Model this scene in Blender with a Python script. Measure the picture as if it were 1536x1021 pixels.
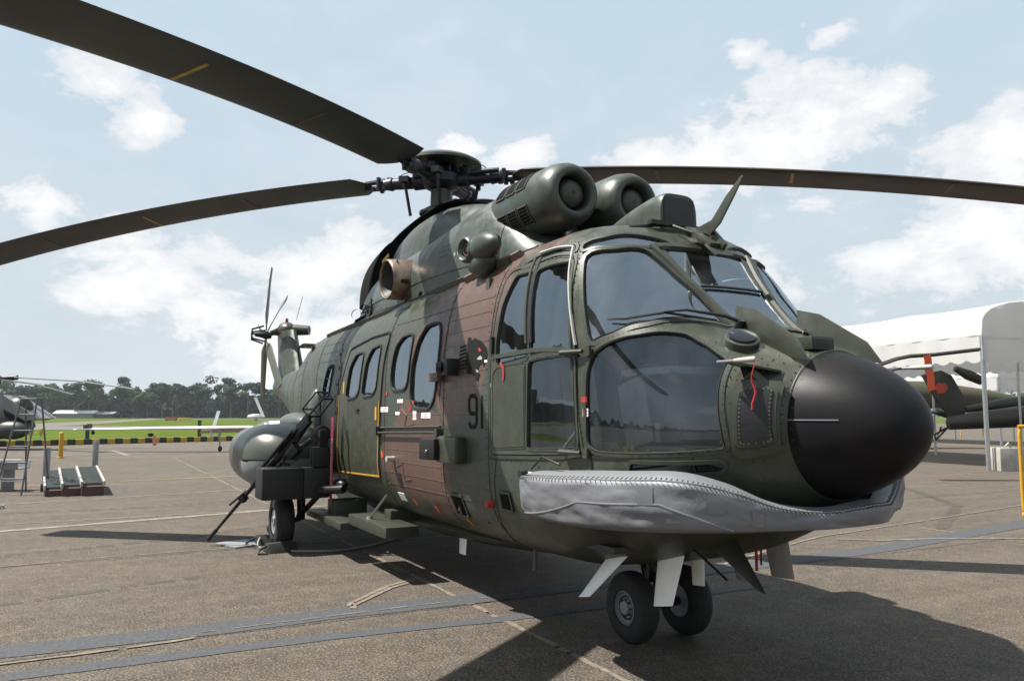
import bpy, bmesh, math, random
from mathutils import Vector, Matrix
from mathutils.geometry import delaunay_2d_cdt
random.seed(7)
R=math.radians
for o in list(bpy.data.objects): bpy.data.objects.remove(o)
SC=bpy.context.scene; COL=SC.collection
# ---------------- camera, sky, sun, exposure ----------------
CP=Vector((8.46,-3.71,1.605)); FH=Vector((-0.8832,0.4691,0)).normalized(); RH=Vector((FH.y,-FH.x,0))
PITCH=math.atan((622-510.5)/1195.)
cam=bpy.data.cameras.new('camera'); co=bpy.data.objects.new('camera',cam); COL.objects.link(co); SC.camera=co
cam.sensor_width=36; cam.lens=1195/1536*36; cam.clip_start=.05; cam.clip_end=5000
fw=FH*math.cos(PITCH)+Vector((0,0,math.sin(PITCH))); up=RH.cross(fw)
co.matrix_world=Matrix(((RH.x,up.x,-fw.x,CP.x),(RH.y,up.y,-fw.y,CP.y),(RH.z,up.z,-fw.z,CP.z),(0,0,0,1)))
def pdir(u,v): return (fw+RH*(u-768)/1195+up*(510.5-v)/1195).normalized()
SUN=Vector((-.32,-.52,1)).normalized()
sl=bpy.data.lights.new('sun','SUN'); sl.energy=5.0; sl.angle=R(.55); sl.color=(1,.955,.88)
so=bpy.data.objects.new('sun',sl); COL.objects.link(so); so.rotation_euler=SUN.to_track_quat('Z','Y').to_euler()
vs=SC.view_settings; vs.view_transform='Standard'; vs.look='None'; vs.exposure=1.06; vs.gamma=1; vs.use_curve_mapping=False
SC.cycles.transparent_max_bounces=16; SC.cycles.max_bounces=8; SC.cycles.volume_bounces=0
W=bpy.data.worlds.new('World'); SC.world=W; W.use_nodes=True
def build_world():
    nt=W.node_tree; nt.nodes.clear(); N=nt.nodes.new; L=nt.links.new
    out=N('ShaderNodeOutputWorld'); bg=N('ShaderNodeBackground'); bg.inputs[1].default_value=.065
    sky=N('ShaderNodeTexSky'); sky.sky_type='NISHITA'; sky.sun_disc=False
    sky.sun_elevation=math.asin(SUN.z); sky.sun_rotation=math.atan2(SUN.x,SUN.y); sky.air_density=1.0; sky.dust_density=2.5; sky.ozone_density=1.2
    tc=N('ShaderNodeTexCoord'); D0=tc.outputs['Generated']
    def vm(op,a,b=None):
        n=N('ShaderNodeVectorMath'); n.operation=op
        for i,x in enumerate((a,b)):
            if x is None: continue
            if isinstance(x,(tuple,list,Vector)): n.inputs[i].default_value=tuple(x)
            else: L(x,n.inputs[i])
        return n
    def ma(op,a,b=None,c=None,cl=False):
        n=N('ShaderNodeMath'); n.operation=op; n.use_clamp=cl
        for i,x in enumerate((a,b,c)):
            if x is None: continue
            if isinstance(x,(int,float)): n.inputs[i].default_value=x
            else: L(x,n.inputs[i])
        return n.outputs[0]
    def noise(vec,sc,det,rough=.55,dist=0):
        n=N('ShaderNodeTexNoise'); n.inputs['Scale'].default_value=sc; n.inputs['Detail'].default_value=det; n.inputs['Roughness'].default_value=rough; n.inputs['Distortion'].default_value=dist
        L(vec,n.inputs['Vector']); return n.outputs['Fac']
    # flattened direction: clouds wider than tall
    sc=vm('MULTIPLY',D0,(1,1,1.7)).outputs[0]
    puff=noise(sc,13,10,.60,.35); big=noise(sc,2.3,5,.55); fine=noise(sc,60,6,.65)
    blobs=[(1150,225,.11),(1230,170,.10),(1050,245,.09),(965,250,.06),(1300,140,.07),(1390,390,.10),(1500,340,.14),(1500,235,.09),(1120,90,.03),(1230,40,.03),(780,250,.045),(690,215,.03),
           (250,415,.085),(180,440,.065),(470,430,.09),(560,390,.09),(440,520,.11),(140,110,.055),(220,170,.05),(60,305,.05),(330,470,.07),(1120,420,.07),(500,400,.07)]
    # the same kind of clouds all round the sky
    rr=random.Random(3)
    for k in range(15):
        a=rr.uniform(.75,2*math.pi-.75); e=rr.uniform(.05,.7); d=FH*math.cos(a)+RH*math.sin(a)
        blobs.append(((d*math.cos(e)+Vector((0,0,math.sin(e)))),0,rr.uniform(.08,.22)))
    acc=None
    warp=vm('SCALE',vm('SUBTRACT',_col(N,L,sc,7.0),(.5,.5,.5)).outputs[0]); warp.inputs['Scale'].default_value=.11
    P1=vm('ADD',sc,warp.outputs[0]).outputs[0]
    for b in blobs:
        d=b[0] if isinstance(b[0],Vector) else pdir(b[0],b[1])
        q=Vector((d.x,d.y,d.z*1.7))
        ds=vm('DISTANCE',P1,q).outputs['Value']
        v=ma('MULTIPLY_ADD',ds,-1/(b[2]*1.5),1,True)
        acc=v if acc is None else ma('MAXIMUM',acc,v)
    def ramp(f,a,b):
        m=N('ShaderNodeMapRange'); m.interpolation_type='SMOOTHSTEP'; L(f,m.inputs[0]); m.inputs[1].default_value=a; m.inputs[2].default_value=b; return m.outputs[0]
    dens=ma('ADD',ma('ADD',acc,ma('MULTIPLY',ma('SUBTRACT',puff,.5),1.9)),ma('MULTIPLY',ma('SUBTRACT',fine,.5),.55))
    cum=ramp(dens,.30,.56)
    veil=ramp(ma('ADD',big,ma('MULTIPLY',ma('SUBTRACT',puff,.5),.5)),.30,.82)
    sep=N('ShaderNodeSeparateXYZ'); L(D0,sep.inputs[0])
    hor=ramp(sep.outputs[2],.42,.0)
    def mix(f,a,b):
        n=N('ShaderNodeMixRGB'); 
        if isinstance(f,float): n.inputs[0].default_value=f
        else: L(f,n.inputs[0])
        for i,x in ((1,a),(2,b)):
            if isinstance(x,tuple): n.inputs[i].default_value=(*x,1)
            else: L(x,n.inputs[i])
        return n.outputs[0]
    g=N('ShaderNodeRGBCurve'); skyc=sky.outputs[0]
    base=mix(.93,skyc,(4.35,5.35,6.15))
    base=mix(ma('MULTIPLY',hor,.6),base,(4.9,5.25,5.2))
    base=mix(ma('MULTIPLY',veil,.65),base,(5.4,5.85,6.35))
    shade=ramp(ma('ADD',dens,ma('MULTIPLY',ma('SUBTRACT',big,.5),1.0)),.35,1.15)
    cc=mix(shade,(6.0,6.25,6.6),(8.1,8.05,7.95))
    base=mix(ma('MULTIPLY',cum,.93),base,cc)
    below=ramp(sep.outputs[2],.0,-.08)
    base=mix(below,base,(3.2,3.1,2.9))
    L(base,bg.inputs[0]); L(bg.outputs[0],out.inputs[0])
def _col(N,L,vec,s):
    n=N('ShaderNodeTexNoise'); n.inputs['Scale'].default_value=s; n.inputs['Detail'].default_value=4; L(vec,n.inputs['Vector']); return n.outputs['Color']
build_world()
# ---------------- helpers ----------------
def bgp(X,D,Z=0): 
    v=CP+RH*X+FH*D; return Vector((v.x,v.y,Z))
RZ=math.atan2(RH.y,RH.x)
def thing(name,label,cat,loc=(0,0,0),rotz=0,group=None):
    o=bpy.data.objects.new(name,None); COL.objects.link(o); o.location=loc; o.rotation_euler=(0,0,rotz); o.empty_display_size=.1
    o['label']=label; o['category']=cat
    if group: o['group']=group
    return o
def tag(o,label,cat,group=None):
    o['label']=label; o['category']=cat
    if group: o['group']=group
    return o
def kind(o,k): o['kind']=k; return o
class MB:
    def __init__(s): s.v=[]; s.f=[]; s.m=[]; s.mi=0; s.T=None
    def add(s,vs,fs):
        b=len(s.v)
        if s.T: vs=[s.T@Vector(v) for v in vs]
        s.v+= [tuple(v) for v in vs]; s.f+=[tuple(i+b for i in f) for f in fs]; s.m+=[s.mi]*len(fs); return s
    def box(s,c,d,M=None,taper=None):
        x,y,z=(d[0]/2,d[1]/2,d[2]/2); c=Vector(c); vs=[]
        for k in (-1,1):
            for (i,j) in ((-1,-1),(1,-1),(1,1),(-1,1)):
                t=(taper if (k>0 and taper) else 1)
                p=Vector((i*x*t,j*y*t,k*z))
                if M: p=M@p
                vs.append(c+p)
        return s.add(vs,[(3,2,1,0),(4,5,6,7),(0,1,5,4),(1,2,6,5),(2,3,7,6),(3,0,4,7)])
    def bbox(s,x0,x1,y0,y1,z0,z1): return s.box(((x0+x1)/2,(y0+y1)/2,(z0+z1)/2),(abs(x1-x0),abs(y1-y0),abs(z1-z0)))
    def rings(s,rs,close=True,caps=True):
        n=len(rs[0]); vs=[p for r in rs for p in r]; fs=[]
        for i in range(len(rs)-1):
            for j in range(n if close else n-1):
                a=i*n+j; b=i*n+(j+1)%n; fs.append((a,b,b+n,a+n))
        if caps and close: fs.append(tuple(range(n-1,-1,-1))); fs.append(tuple(range((len(rs)-1)*n,len(rs)*n)))
        return s.add(vs,fs)
    def tube(s,pts,r,n=8,caps=True):
        pts=[Vector(p) for p in pts]; rr=r if isinstance(r,(list,tuple)) else [r]*len(pts)
        rs=[]; ref=None
        for i,p in enumerate(pts):
            t=(pts[min(i+1,len(pts)-1)]-pts[max(i-1,0)]).normalized()
            if ref is None: ref=t.orthogonal().normalized()
            ref=(ref-t*ref.dot(t)).normalized(); b=t.cross(ref)
            rs.append([p+(ref*math.cos(a)+b*math.sin(a))*rr[i] for a in [2*math.pi*k/n for k in range(n)]])
        return s.rings(rs,True,caps)
    def lathe(s,o,ax,prof,n=24,caps=True,sq=1,ref=None):
        o=Vector(o); ax=Vector(ax).normalized(); u=Vector(ref).normalized() if ref else ax.orthogonal().normalized(); w=ax.cross(u)
        return s.rings([[o+ax*t+(u*math.cos(a)+w*sq*math.sin(a))*r for a in [2*math.pi*k/n for k in range(n)]] for t,r in prof],True,caps)
    def ell(s,c,rad,n=16,m=10,M=None):
        c=Vector(c); rs=[]
        for i in range(m+1):
            th=math.pi*i/m; th=min(max(th,.02),math.pi-.02)
            rs.append([c+((M or Matrix.Identity(3))@Vector((rad[0]*math.sin(th)*math.cos(a),rad[1]*math.sin(th)*math.sin(a),rad[2]*math.cos(th)))) for a in [2*math.pi*k/n for k in range(n)]])
        return s.rings(rs[::-1])
    def prism(s,pts,d):
        n=len(pts); d=Vector(d); a=[Vector(p) for p in pts]; vs=a+[p+d for p in a]
        return s.add(vs,[tuple(range(n-1,-1,-1)),tuple(range(n,2*n))]+[(i,(i+1)%n,(i+1)%n+n,i+n) for i in range(n)])
    def sweep(s,path,nors,w,h,closed=False,o0=0.0):
        n=len(path); rs=[]
        for i in range(n):
            p=path[i]
            a=path[(i-1)%n] if closed or i>0 else p; b=path[(i+1)%n] if closed or i<n-1 else p
            t=(b-a)
            if t.length<1e-9: t=Vector((1,0,0))
            t.normalize(); nn=nors[i]; q=t.cross(nn).normalized()
            rs.append([p+nn*o0-q*w/2,p+nn*(o0+h)-q*(w/2-h*.3),p+nn*(o0+h)+q*(w/2-h*.3),p+nn*o0+q*w/2])
        if closed: rs.append(rs[0]); return s.rings(rs,True,False)
        return s.rings(rs)
    def build(s,name,mats,parent=None,smooth=True,bevel=0,auto=38,uv=None):
        me=bpy.data.meshes.new(name); me.from_pydata(s.v,[],s.f)
        if not isinstance(mats,(list,tuple)): mats=[mats]
        for m in mats: me.materials.append(m)
        if len(mats)>1: me.polygons.foreach_set('material_index',s.m)
        o=bpy.data.objects.new(name,me); COL.objects.link(o)
        if parent is not None: o.parent=parent
        bm=bmesh.new(); bm.from_mesh(me)
        bmesh.ops.recalc_face_normals(bm,faces=bm.faces)
        if bevel: bmesh.ops.bevel(bm,geom=[e for e in bm.edges if e.is_manifold and e.calc_face_angle(0)>R(30)],offset=bevel,segments=2,affect='EDGES',profile=.6)
        if smooth:
            for f in bm.faces: f.smooth=True
            for e in bm.edges:
                if len(e.link_faces)==2 and e.calc_face_angle(0)>R(auto): e.smooth=False
        bm.to_mesh(me); bm.free()
        return o
def clone(o,loc=None,rotz=None,label=None,parent=None):
    c=o.copy(); COL.objects.link(c)
    if parent is not None: c.parent=parent
    if loc is not None: c.location=loc
    if rotz is not None: c.rotation_euler=(0,0,rotz)
    if label: c['label']=label
    for ch in [x for x in COL.objects if x.parent==o]: clone(ch,parent=c)
    return c
# ---------------- materials ----------------
MT={}
def mat(name,col,rough=.5,metal=0,var=.15,vs=3.0,bump=0,bs=60,coat=0,spec=.5,col2=None,det=6,coord='Object'):
    m=bpy.data.materials.new(name); m.use_nodes=True; nt=m.node_tree; N=nt.nodes.new; L=nt.links.new; b=nt.nodes['Principled BSDF']
    b.inputs['Roughness'].default_value=rough; b.inputs['Metallic'].default_value=metal; b.inputs['Specular IOR Level'].default_value=spec; b.inputs['Coat Weight'].default_value=coat
    tc=N('ShaderNodeTexCoord'); nz=N('ShaderNodeTexNoise'); nz.inputs['Scale'].default_value=vs; nz.inputs['Detail'].default_value=det; nz.inputs['Roughness'].default_value=.62
    L(tc.outputs[coord],nz.inputs['Vector'])
    mp=N('ShaderNodeMapRange'); L(nz.outputs['Fac'],mp.inputs[0]); mp.inputs[1].default_value=.3; mp.inputs[2].default_value=.7
    mx=N('ShaderNodeMixRGB'); L(mp.outputs[0],mx.inputs[0])
    c2=col2 or tuple(c*(1-var) for c in col); c1=col if col2 else tuple(min(1,c*(1+var)) for c in col)
    mx.inputs[1].default_value=(*c1,1); mx.inputs[2].default_value=(*c2,1); L(mx.outputs[0],b.inputs['Base Color'])
    rm=N('ShaderNodeMapRange'); L(nz.outputs['Fac'],rm.inputs[0]); rm.inputs[3].default_value=max(0,rough-.08); rm.inputs[4].default_value=min(1,rough+.1); L(rm.outputs[0],b.inputs['Roughness'])
    if bump:
        n2=N('ShaderNodeTexNoise'); n2.inputs['Scale'].default_value=bs; n2.inputs['Detail'].default_value=4; L(tc.outputs[coord],n2.inputs['Vector'])
        bp=N('ShaderNodeBump'); bp.inputs['Strength'].default_value=bump; bp.inputs['Distance'].default_value=.01; L(n2.outputs['Fac'],bp.inputs['Height']); L(bp.outputs[0],b.inputs['Normal'])
    MT[name]=m; return m
def camo(nm='camouflage_paint',plain=False):
    m=bpy.data.materials.new(nm); m.use_nodes=True; nt=m.node_tree; N=nt.nodes.new; L=nt.links.new; b=nt.nodes['Principled BSDF']
    geo=N('ShaderNodeNewGeometry')
    def noise(sc,det,rough=.6):
        n=N('ShaderNodeTexNoise'); n.inputs['Scale'].default_value=sc; n.inputs['Detail'].default_value=det; n.inputs['Roughness'].default_value=rough; L(geo.outputs['Position'],n.inputs['Vector']); return n
    def vm(op,a,bb=None):
        n=N('ShaderNodeVectorMath'); n.operation=op
        for i,x in enumerate((a,bb)):
            if x is None: continue
            if isinstance(x,tuple): n.inputs[i].default_value=x
            else: L(x,n.inputs[i])
        return n
    def ma(op,a,bb=None,c=None,cl=False):
        n=N('ShaderNodeMath'); n.operation=op; n.use_clamp=cl
        for i,x in enumerate((a,bb,c)):
            if x is None: continue
            if isinstance(x,(int,float)): n.inputs[i].default_value=x
            else: L(x,n.inputs[i])
        return n.outputs[0]
    def ramp(f,a,bb,lo=0,hi=1):
        n=N('ShaderNodeMapRange'); n.interpolation_type='SMOOTHSTEP'; L(f,n.inputs[0]); n.inputs[1].default_value=a; n.inputs[2].default_value=bb; n.inputs[3].default_value=lo; n.inputs[4].default_value=hi; return n.outputs[0]
    nz=noise(1.6,3); sub=vm('SUBTRACT',nz.outputs['Color'],(.5,.5,.5)); sc=vm('SCALE',sub.outputs[0]); sc.inputs['Scale'].default_value=.5
    P=vm('ADD',geo.outputs['Position'],sc.outputs[0]).outputs[0]
    def field(bl):
        acc=None
        for (x,z,rx,rz,ymax) in bl:
            q=vm('SUBTRACT',P,(x,0,z)).outputs[0]; q=vm('MULTIPLY',q,(1/rx,0,1/rz)).outputs[0]; d=vm('LENGTH',q).outputs['Value']
            v=ma('SUBTRACT',1,d); acc=v if acc is None else ma('MAXIMUM',acc,v)
        return ramp(acc,-.03,.03)
    brown=field([(3.05,2.86,.62,.15,0),(2.6,2.55,.55,.5,0),(2.5,2.25,.46,.6,0),(2.25,1.9,.32,.42,0),(1.62,2.2,.42,.35,0),(1.5,1.4,.62,.30,0),(1.25,1.15,.85,.36,0),(1.9,.95,.36,.26,0),(2.1,2.6,.5,.3,0),(-2.6,1.2,.5,.5,0)])
    grey=field([(-.2,3.2,1.0,.3,0),(1.1,3.4,.5,.25,0),(2.2,3.1,.45,.6,0),(2.7,1.65,.34,.42,0),(2.35,2.5,.25,.5,0),(2.9,1.0,.6,.3,0),(-1.9,1.7,.5,.9,0),(3.4,1.2,.5,.2,0),(-7.4,2.1,.8,.6,0),(.9,1.7,.3,.25,0)])
    n2=noise(9,8,.68); n3=noise(2.2,5); n4=noise(70,4)
    def mix(f,a,c):
        n=N('ShaderNodeMixRGB')
        if isinstance(f,(int,float)): n.inputs[0].default_value=f
        else: L(f,n.inputs[0])
        for i,x in ((1,a),(2,c)):
            if isinstance(x,tuple): n.inputs[i].default_value=(*x,1)
            else: L(x,n.inputs[i])
        return n.outputs[0]
    col=mix(grey,(.032,.043,.034),(.046,.062,.056)) if plain else mix(grey,(.034,.039,.025),(.036,.049,.039))
    if not plain: col=mix(brown,col,(.094,.052,.042))
    dirt=mix(ramp(n2.outputs['Fac'],.35,.75,0,.38),col,(.075,.072,.056))
    dirt=mix(ramp(n3.outputs['Fac'],.5,.75,0,.35),dirt,(.03,.03,.024))
    mpn=N('ShaderNodeMapping'); L(geo.outputs['Position'],mpn.inputs[0]); mpn.inputs['Scale'].default_value=(11,11,.9)
    n5=N('ShaderNodeTexNoise'); n5.inputs['Scale'].default_value=1; n5.inputs['Detail'].default_value=5; L(mpn.outputs[0],n5.inputs['Vector'])
    dirt=mix(ramp(n5.outputs['Fac'],.52,.72,0,.5),dirt,(.022,.021,.017)); n6=noise(38,6,.75); dirt=mix(ramp(n6.outputs['Fac'],.60,.70,0,.5),dirt,(.085,.08,.065))
    L(dirt,b.inputs['Base Color'])
    L(ramp(n2.outputs['Fac'],.3,.7,.30,.50),b.inputs['Roughness'])
    bp=N('ShaderNodeBump'); bp.inputs['Strength'].default_value=.32; bp.inputs['Distance'].default_value=.02; L(n3.outputs['Fac'],bp.inputs['Height'])
    bq=N('ShaderNodeBump'); bq.inputs['Strength'].default_value=.06; bq.inputs['Distance'].default_value=.002; L(n4.outputs['Fac'],bq.inputs['Height']); L(bp.outputs[0],bq.inputs['Normal'])
    L(bq.outputs[0],b.inputs['Normal']); MT[nm]=m; return m
CAMO=camo(); CAMO2=camo('green_camouflage_paint',True)
def glass(name,tint,ior,rough=.015,dust_glint=.04):
    m=bpy.data.materials.new(name); m.use_nodes=True; nt=m.node_tree; nt.nodes.clear(); N=nt.nodes.new; L=nt.links.new
    o=N('ShaderNodeOutputMaterial'); t=N('ShaderNodeBsdfTransparent'); g=N('ShaderNodeBsdfGlossy'); d=N('ShaderNodeBsdfDiffuse'); fr=N('ShaderNodeFresnel'); mx=N('ShaderNodeMixShader'); m2=N('ShaderNodeMixShader')
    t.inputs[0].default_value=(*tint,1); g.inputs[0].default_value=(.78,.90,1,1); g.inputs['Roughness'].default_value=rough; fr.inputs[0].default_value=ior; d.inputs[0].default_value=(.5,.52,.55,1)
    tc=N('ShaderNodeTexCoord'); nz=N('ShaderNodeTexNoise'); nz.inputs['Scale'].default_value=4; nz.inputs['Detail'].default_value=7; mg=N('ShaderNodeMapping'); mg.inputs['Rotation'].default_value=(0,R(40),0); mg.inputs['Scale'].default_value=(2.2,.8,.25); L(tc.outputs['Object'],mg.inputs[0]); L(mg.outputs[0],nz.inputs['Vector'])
    mp=N('ShaderNodeMapRange'); mp.inputs[1].default_value=.35; mp.inputs[2].default_value=.8; mp.inputs[3].default_value=dust_glint*.4; mp.inputs[4].default_value=dust_glint*4; L(nz.outputs['Fac'],mp.inputs[0])  # diagonal noise paints pale reflection streaks into the diffuse dust layer
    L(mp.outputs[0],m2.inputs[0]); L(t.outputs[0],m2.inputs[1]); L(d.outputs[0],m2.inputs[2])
    n2=N('ShaderNodeTexNoise'); n2.inputs['Scale'].default_value=1.7; n2.inputs['Detail'].default_value=2; L(tc.outputs['Object'],n2.inputs['Vector'])
    bp=N('ShaderNodeBump'); bp.inputs['Strength'].default_value=.05; bp.inputs['Distance'].default_value=.05; L(n2.outputs['Fac'],bp.inputs['Height']); L(bp.outputs[0],g.inputs['Normal'])
    L(fr.outputs[0],mx.inputs[0]); L(m2.outputs[0],mx.inputs[1]); L(g.outputs[0],mx.inputs[2]); L(mx.outputs[0],o.inputs[0]); MT[name]=m; return m
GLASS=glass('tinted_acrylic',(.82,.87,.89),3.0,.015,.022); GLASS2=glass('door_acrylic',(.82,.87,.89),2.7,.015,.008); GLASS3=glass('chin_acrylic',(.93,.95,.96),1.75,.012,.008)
CGLASS=glass('cabin_acrylic',(.40,.43,.47),3.6,.02,.012)
OLIVE=mat('olive_paint',(.032,.036,.025),.42,var=.3,vs=9,bump=.08,bs=14)
SPONS=mat('sponson_paint',(.062,.067,.057),.36,var=.2,vs=3,bump=.05)
OLIVE2=mat('light_olive_paint',(.075,.08,.063),.4,var=.12,vs=3,bump=.05)
DARKOL=mat('dark_olive_paint',(.028,.030,.024),.45,var=.2,vs=5)
BLACK=mat('black_paint',(.008,.008,.009),.5,var=.3,vs=8)
RUB=mat('black_rubber',(.012,.012,.012),.8,var=.3,vs=12,bump=.15,bs=90)
INT=mat('dark_interior',(.045,.047,.05),.7,var=.3)
RAD=mat('radome_paint',(.006,.007,.010),.44,vs=3.2,col2=(.013,.011,.010),bump=.10,bs=8,spec=.14,det=12)
SILV=mat('silver_cloth',(.165,.17,.185),.55,metal=.3,var=.08,vs=4,bump=.3,bs=22)
PATCH=mat('patch_cloth',(.175,.18,.195),.5,metal=.3,var=.06)
GREYC=mat('grey_cover',(.19,.195,.205),.5,var=.12,vs=2,bump=.2,bs=8)
STEEL=mat('bare_steel',(.35,.34,.33),.35,metal=.9,var=.2,vs=10)
HEAT=mat('heat_stained_steel',(.36,.27,.21),.42,metal=.75,var=.4,vs=5,bump=.2,bs=12,col2=(.10,.055,.04))
MATTBLK=mat('matt_black',(.008,.008,.008),.95,spec=.08)  # even matt black for the fairing rim, grilles and recess patches
BLUE=mat('dark_blue_metal',(.014,.017,.026),.4,metal=.3,var=.35,vs=14)
DSTEEL=mat('dull_grey_steel',(.10,.105,.11),.5,metal=.3,var=.2)
GUNM=mat('gun_metal',(.02,.02,.022),.38,metal=.5,var=.3,vs=20)
WHITE=mat('white_paint',(.78,.78,.76),.45,var=.06,vs=9,bump=.05)
WHITE2=mat('off_white_paint',(.33,.325,.30),.5,var=.12,vs=9)
RED=mat('red_cloth',(.36,.018,.02),.7,var=.15)
REDM=mat('dark_red_cloth',(.26,.018,.05),.75,var=.15)
ORANGE=mat('orange_cloth',(.60,.085,.02),.65,var=.08)
YEL=mat('yellow_paint',(.48,.26,.015),.5,var=.12,vs=8)
YEL2=mat('worn_yellow_paint',(.45,.33,.06),.6,var=.3,vs=14)
BLADE=mat('blade_skin',(.012,.012,.010),.42,var=.25,vs=2,bump=.04)
BLADE2=mat('dusty_blade_skin',(.032,.026,.020),.5,var=.3,vs=3)
ALU=mat('aluminium',(.45,.46,.47),.38,metal=.85,var=.15,vs=15)
BROWNM=mat('brown_paint',(.10,.06,.045),.5,var=.2)
SEATC=mat('seat_cloth',(.30,.31,.29),.85,var=.3)
PANEL=mat('panel_grey',(.24,.25,.26),.5,var=.3)
DLENS=mat('dark_lens',(.008,.009,.012),.08,var=.1)
GUNPORT=mat('number_paint',(.010,.010,.010),.8,var=.2,spec=.15)
# ---------------- fuselage surface ----------------
ST=[(-9.3,1.98,2.22,2.48,.16,2,2),(-8.6,1.88,2.18,2.52,.22,2,2),(-7.5,1.60,2.04,2.50,.33,2,2),(-6,1.20,1.88,2.58,.52,2.3,2.2),(-4.6,.85,1.7,2.72,.78,2.8,2.6),(-3.4,.62,1.5,2.84,.95,3.4,3.2),(-2.2,.53,1.4,2.86,1.0,3.9,3.4),(0,.52,1.4,2.90,1.0,4,3.4),(2.6,.52,1.4,2.98,1.0,4,3.4),(3.6,.53,1.4,3.0,1.0,3.8,3.2),(4.0,.59,1.4,2.94,.995,3.6,3.0),(4.2,.63,1.41,2.81,.98,3.4,2.9),(4.5,.71,1.43,2.49,.935,3.1,2.7),(4.9,.87,1.47,2.13,.805,2.8,2.4),(5.2,1.02,1.51,2.0,.595,2.4,2.1),(5.38,1.135,1.548,1.961,.415,2,2)]
def cs(i,x):
    n=len(ST); x=min(max(x,ST[0][0]),ST[-1][0])
    k=0
    while k<n-2 and x>ST[k+1][0]: k+=1
    x0,x1=ST[k][0],ST[k+1][0]; h=x1-x0; t=(x-x0)/h
    d=lambda j:(ST[j+1][i]-ST[j][i])/(ST[j+1][0]-ST[j][0])
    def m(j):
        if j==0: return d(0)
        if j==n-1: return d(n-2)
        a,b=d(j-1),d(j)
        return 0 if a*b<=0 else 2*a*b/(a+b)
    y0,y1=ST[k][i],ST[k+1][i]
    return (2*t**3-3*t*t+1)*y0+(t**3-2*t*t+t)*h*m(k)+(3*t*t-2*t**3)*y1+(t**3-t*t)*h*m(k+1)
_pc={}
def prm(x):
    k=round(x,4)
    if k not in _pc: _pc[k]=[cs(i,x) for i in range(1,7)]
    return _pc[k]
def S(x,ph):
    zb,zm,zt,a,nu,nl=prm(x)
    s,c=math.sin(ph),-math.cos(ph)
    n=nu if c>0 else nl; h=(zt-zm) if c>0 else (zm-zb)
    r=(abs(s)**n+abs(c)**n)**(-1/n)
    return (x,-a*r*s,zm+h*r*c)
def phz(x,z):
    zb,zm,zt,a,nu,nl=prm(x)
    u=(z-zm)/((zt-zm) if z>zm else (zm-zb)); n=nu if z>zm else nl
    u=max(-.9999,min(.9999,u)); yy=(1-abs(u)**n)**(1/n)
    return math.atan2(yy,-u)

D={'windshield':[(4.059,2.367),(4.207,2.498),(4.284,2.658),(4.413,2.715),(4.629,2.78),(4.859,2.787),(4.778,2.668),(4.71,2.518),(4.606,2.334),(4.447,2.162),(4.294,2.048),(4.186,2.192)],'chin':[(4.294,1.903),(4.332,1.988),(4.448,2.089),(4.62,2.225),(4.734,2.352),(4.816,2.429),(4.941,2.42),(5.073,2.34),(5.139,1.415),(4.377,1.53),(4.3,1.584)],'d_fu':[(3.565,2.275),(3.959,2.308),(4.148,1.984),(3.63,1.952)],'d_ru':[(3.243,2.28),(3.516,2.277),(3.593,1.948),(3.123,1.933),(3.111,1.998),(3.151,2.162)],'d_fl':[(3.617,1.905),(4.155,1.937),(4.196,1.573),(3.604,1.553)],'d_rl':[(3.072,1.885),(3.159,1.903),(3.559,1.906),(3.566,1.551),(3.07,1.52)],'door':[(3.077,2.319),(3.422,2.33),(3.978,2.347),(4.248,1.509),(3.036,1.463),(3.013,1.917),(3.038,2.085)],'browS':[(3.236,2.341),(3.407,2.375),(3.874,2.422),(3.938,2.38),(3.316,2.335)],'browC':[(3.947,2.421),(4.065,2.504),(4.198,2.816),(4.247,2.903),(4.277,2.833),(4.258,2.679),(4.183,2.517),(4.003,2.384)],'w1':[(1.928,2.164),(1.806,2.179),(1.569,2.175),(1.42,2.11),(1.31,1.972),(1.303,1.791),(1.446,1.742),(1.776,1.739),(1.898,1.793),(1.96,1.921),(1.977,2.095)],'w2':[(1.239,2.16),(0.98,2.161),(0.809,2.114),(0.736,1.994),(0.745,1.878),(0.848,1.859),(1.133,1.86),(1.22,1.893),(1.278,2.136)],'w3':[(0.321,2.148),(0.039,2.138),(-0.109,2.059),(-0.205,1.854),(-0.129,1.837),(0.174,1.843),(0.301,1.888),(0.353,2.138)],'w4':[(-0.29,2.132),(-0.538,2.126),(-0.725,2.047),(-0.828,1.848),(-0.742,1.83),(-0.403,1.841),(-0.31,1.884),(-0.23,2.121)],'w5':[(-1.535,2.096),(-1.746,2.084),(-1.934,1.89),(-1.858,1.856),(-1.631,1.858),(-1.493,2.085)],'sdoor':[(-1.205,1.058),(0.381,1.103),(0.423,1.804),(0.471,2.032),(0.546,2.209),(-0.054,2.213),(-0.81,2.176),(-0.915,2.063),(-1.117,1.876)],'lowwin':[(4.635,1.408),(5.135,1.282),(5.111,1.179),(4.623,1.316)],'seamF':[(3.114,1.461),(3.068,1.258),(3.029,0.968),(2.949,0.704)],'emb_head':[(2.559,2.062),(2.601,2.066),(2.637,2.048),(2.69,2.056),(2.822,2.035),(2.91,2.005),(2.937,1.968),(2.91,1.939),(2.886,1.92),(2.862,1.938),(2.804,1.93),(2.78,1.904),(2.822,1.889),(2.784,1.862),(2.751,1.862),(2.727,1.884),(2.669,1.894),(2.568,1.902),(2.544,1.96),(2.559,2.001)],'emb_eye':[(2.767,2.006),(2.802,2.008),(2.833,1.994),(2.807,1.988)],'emb_t1':[(2.76,1.962),(2.824,1.973),(2.858,1.961),(2.849,1.954),(2.786,1.956)],'emb_t2':[(2.751,1.915),(2.785,1.909),(2.802,1.898),(2.764,1.901)]}
def SP(x,ph,side=-1):
    p=S(x,ph); return Vector((p[0],p[1] if side<0 else -p[1],p[2]))
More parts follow.
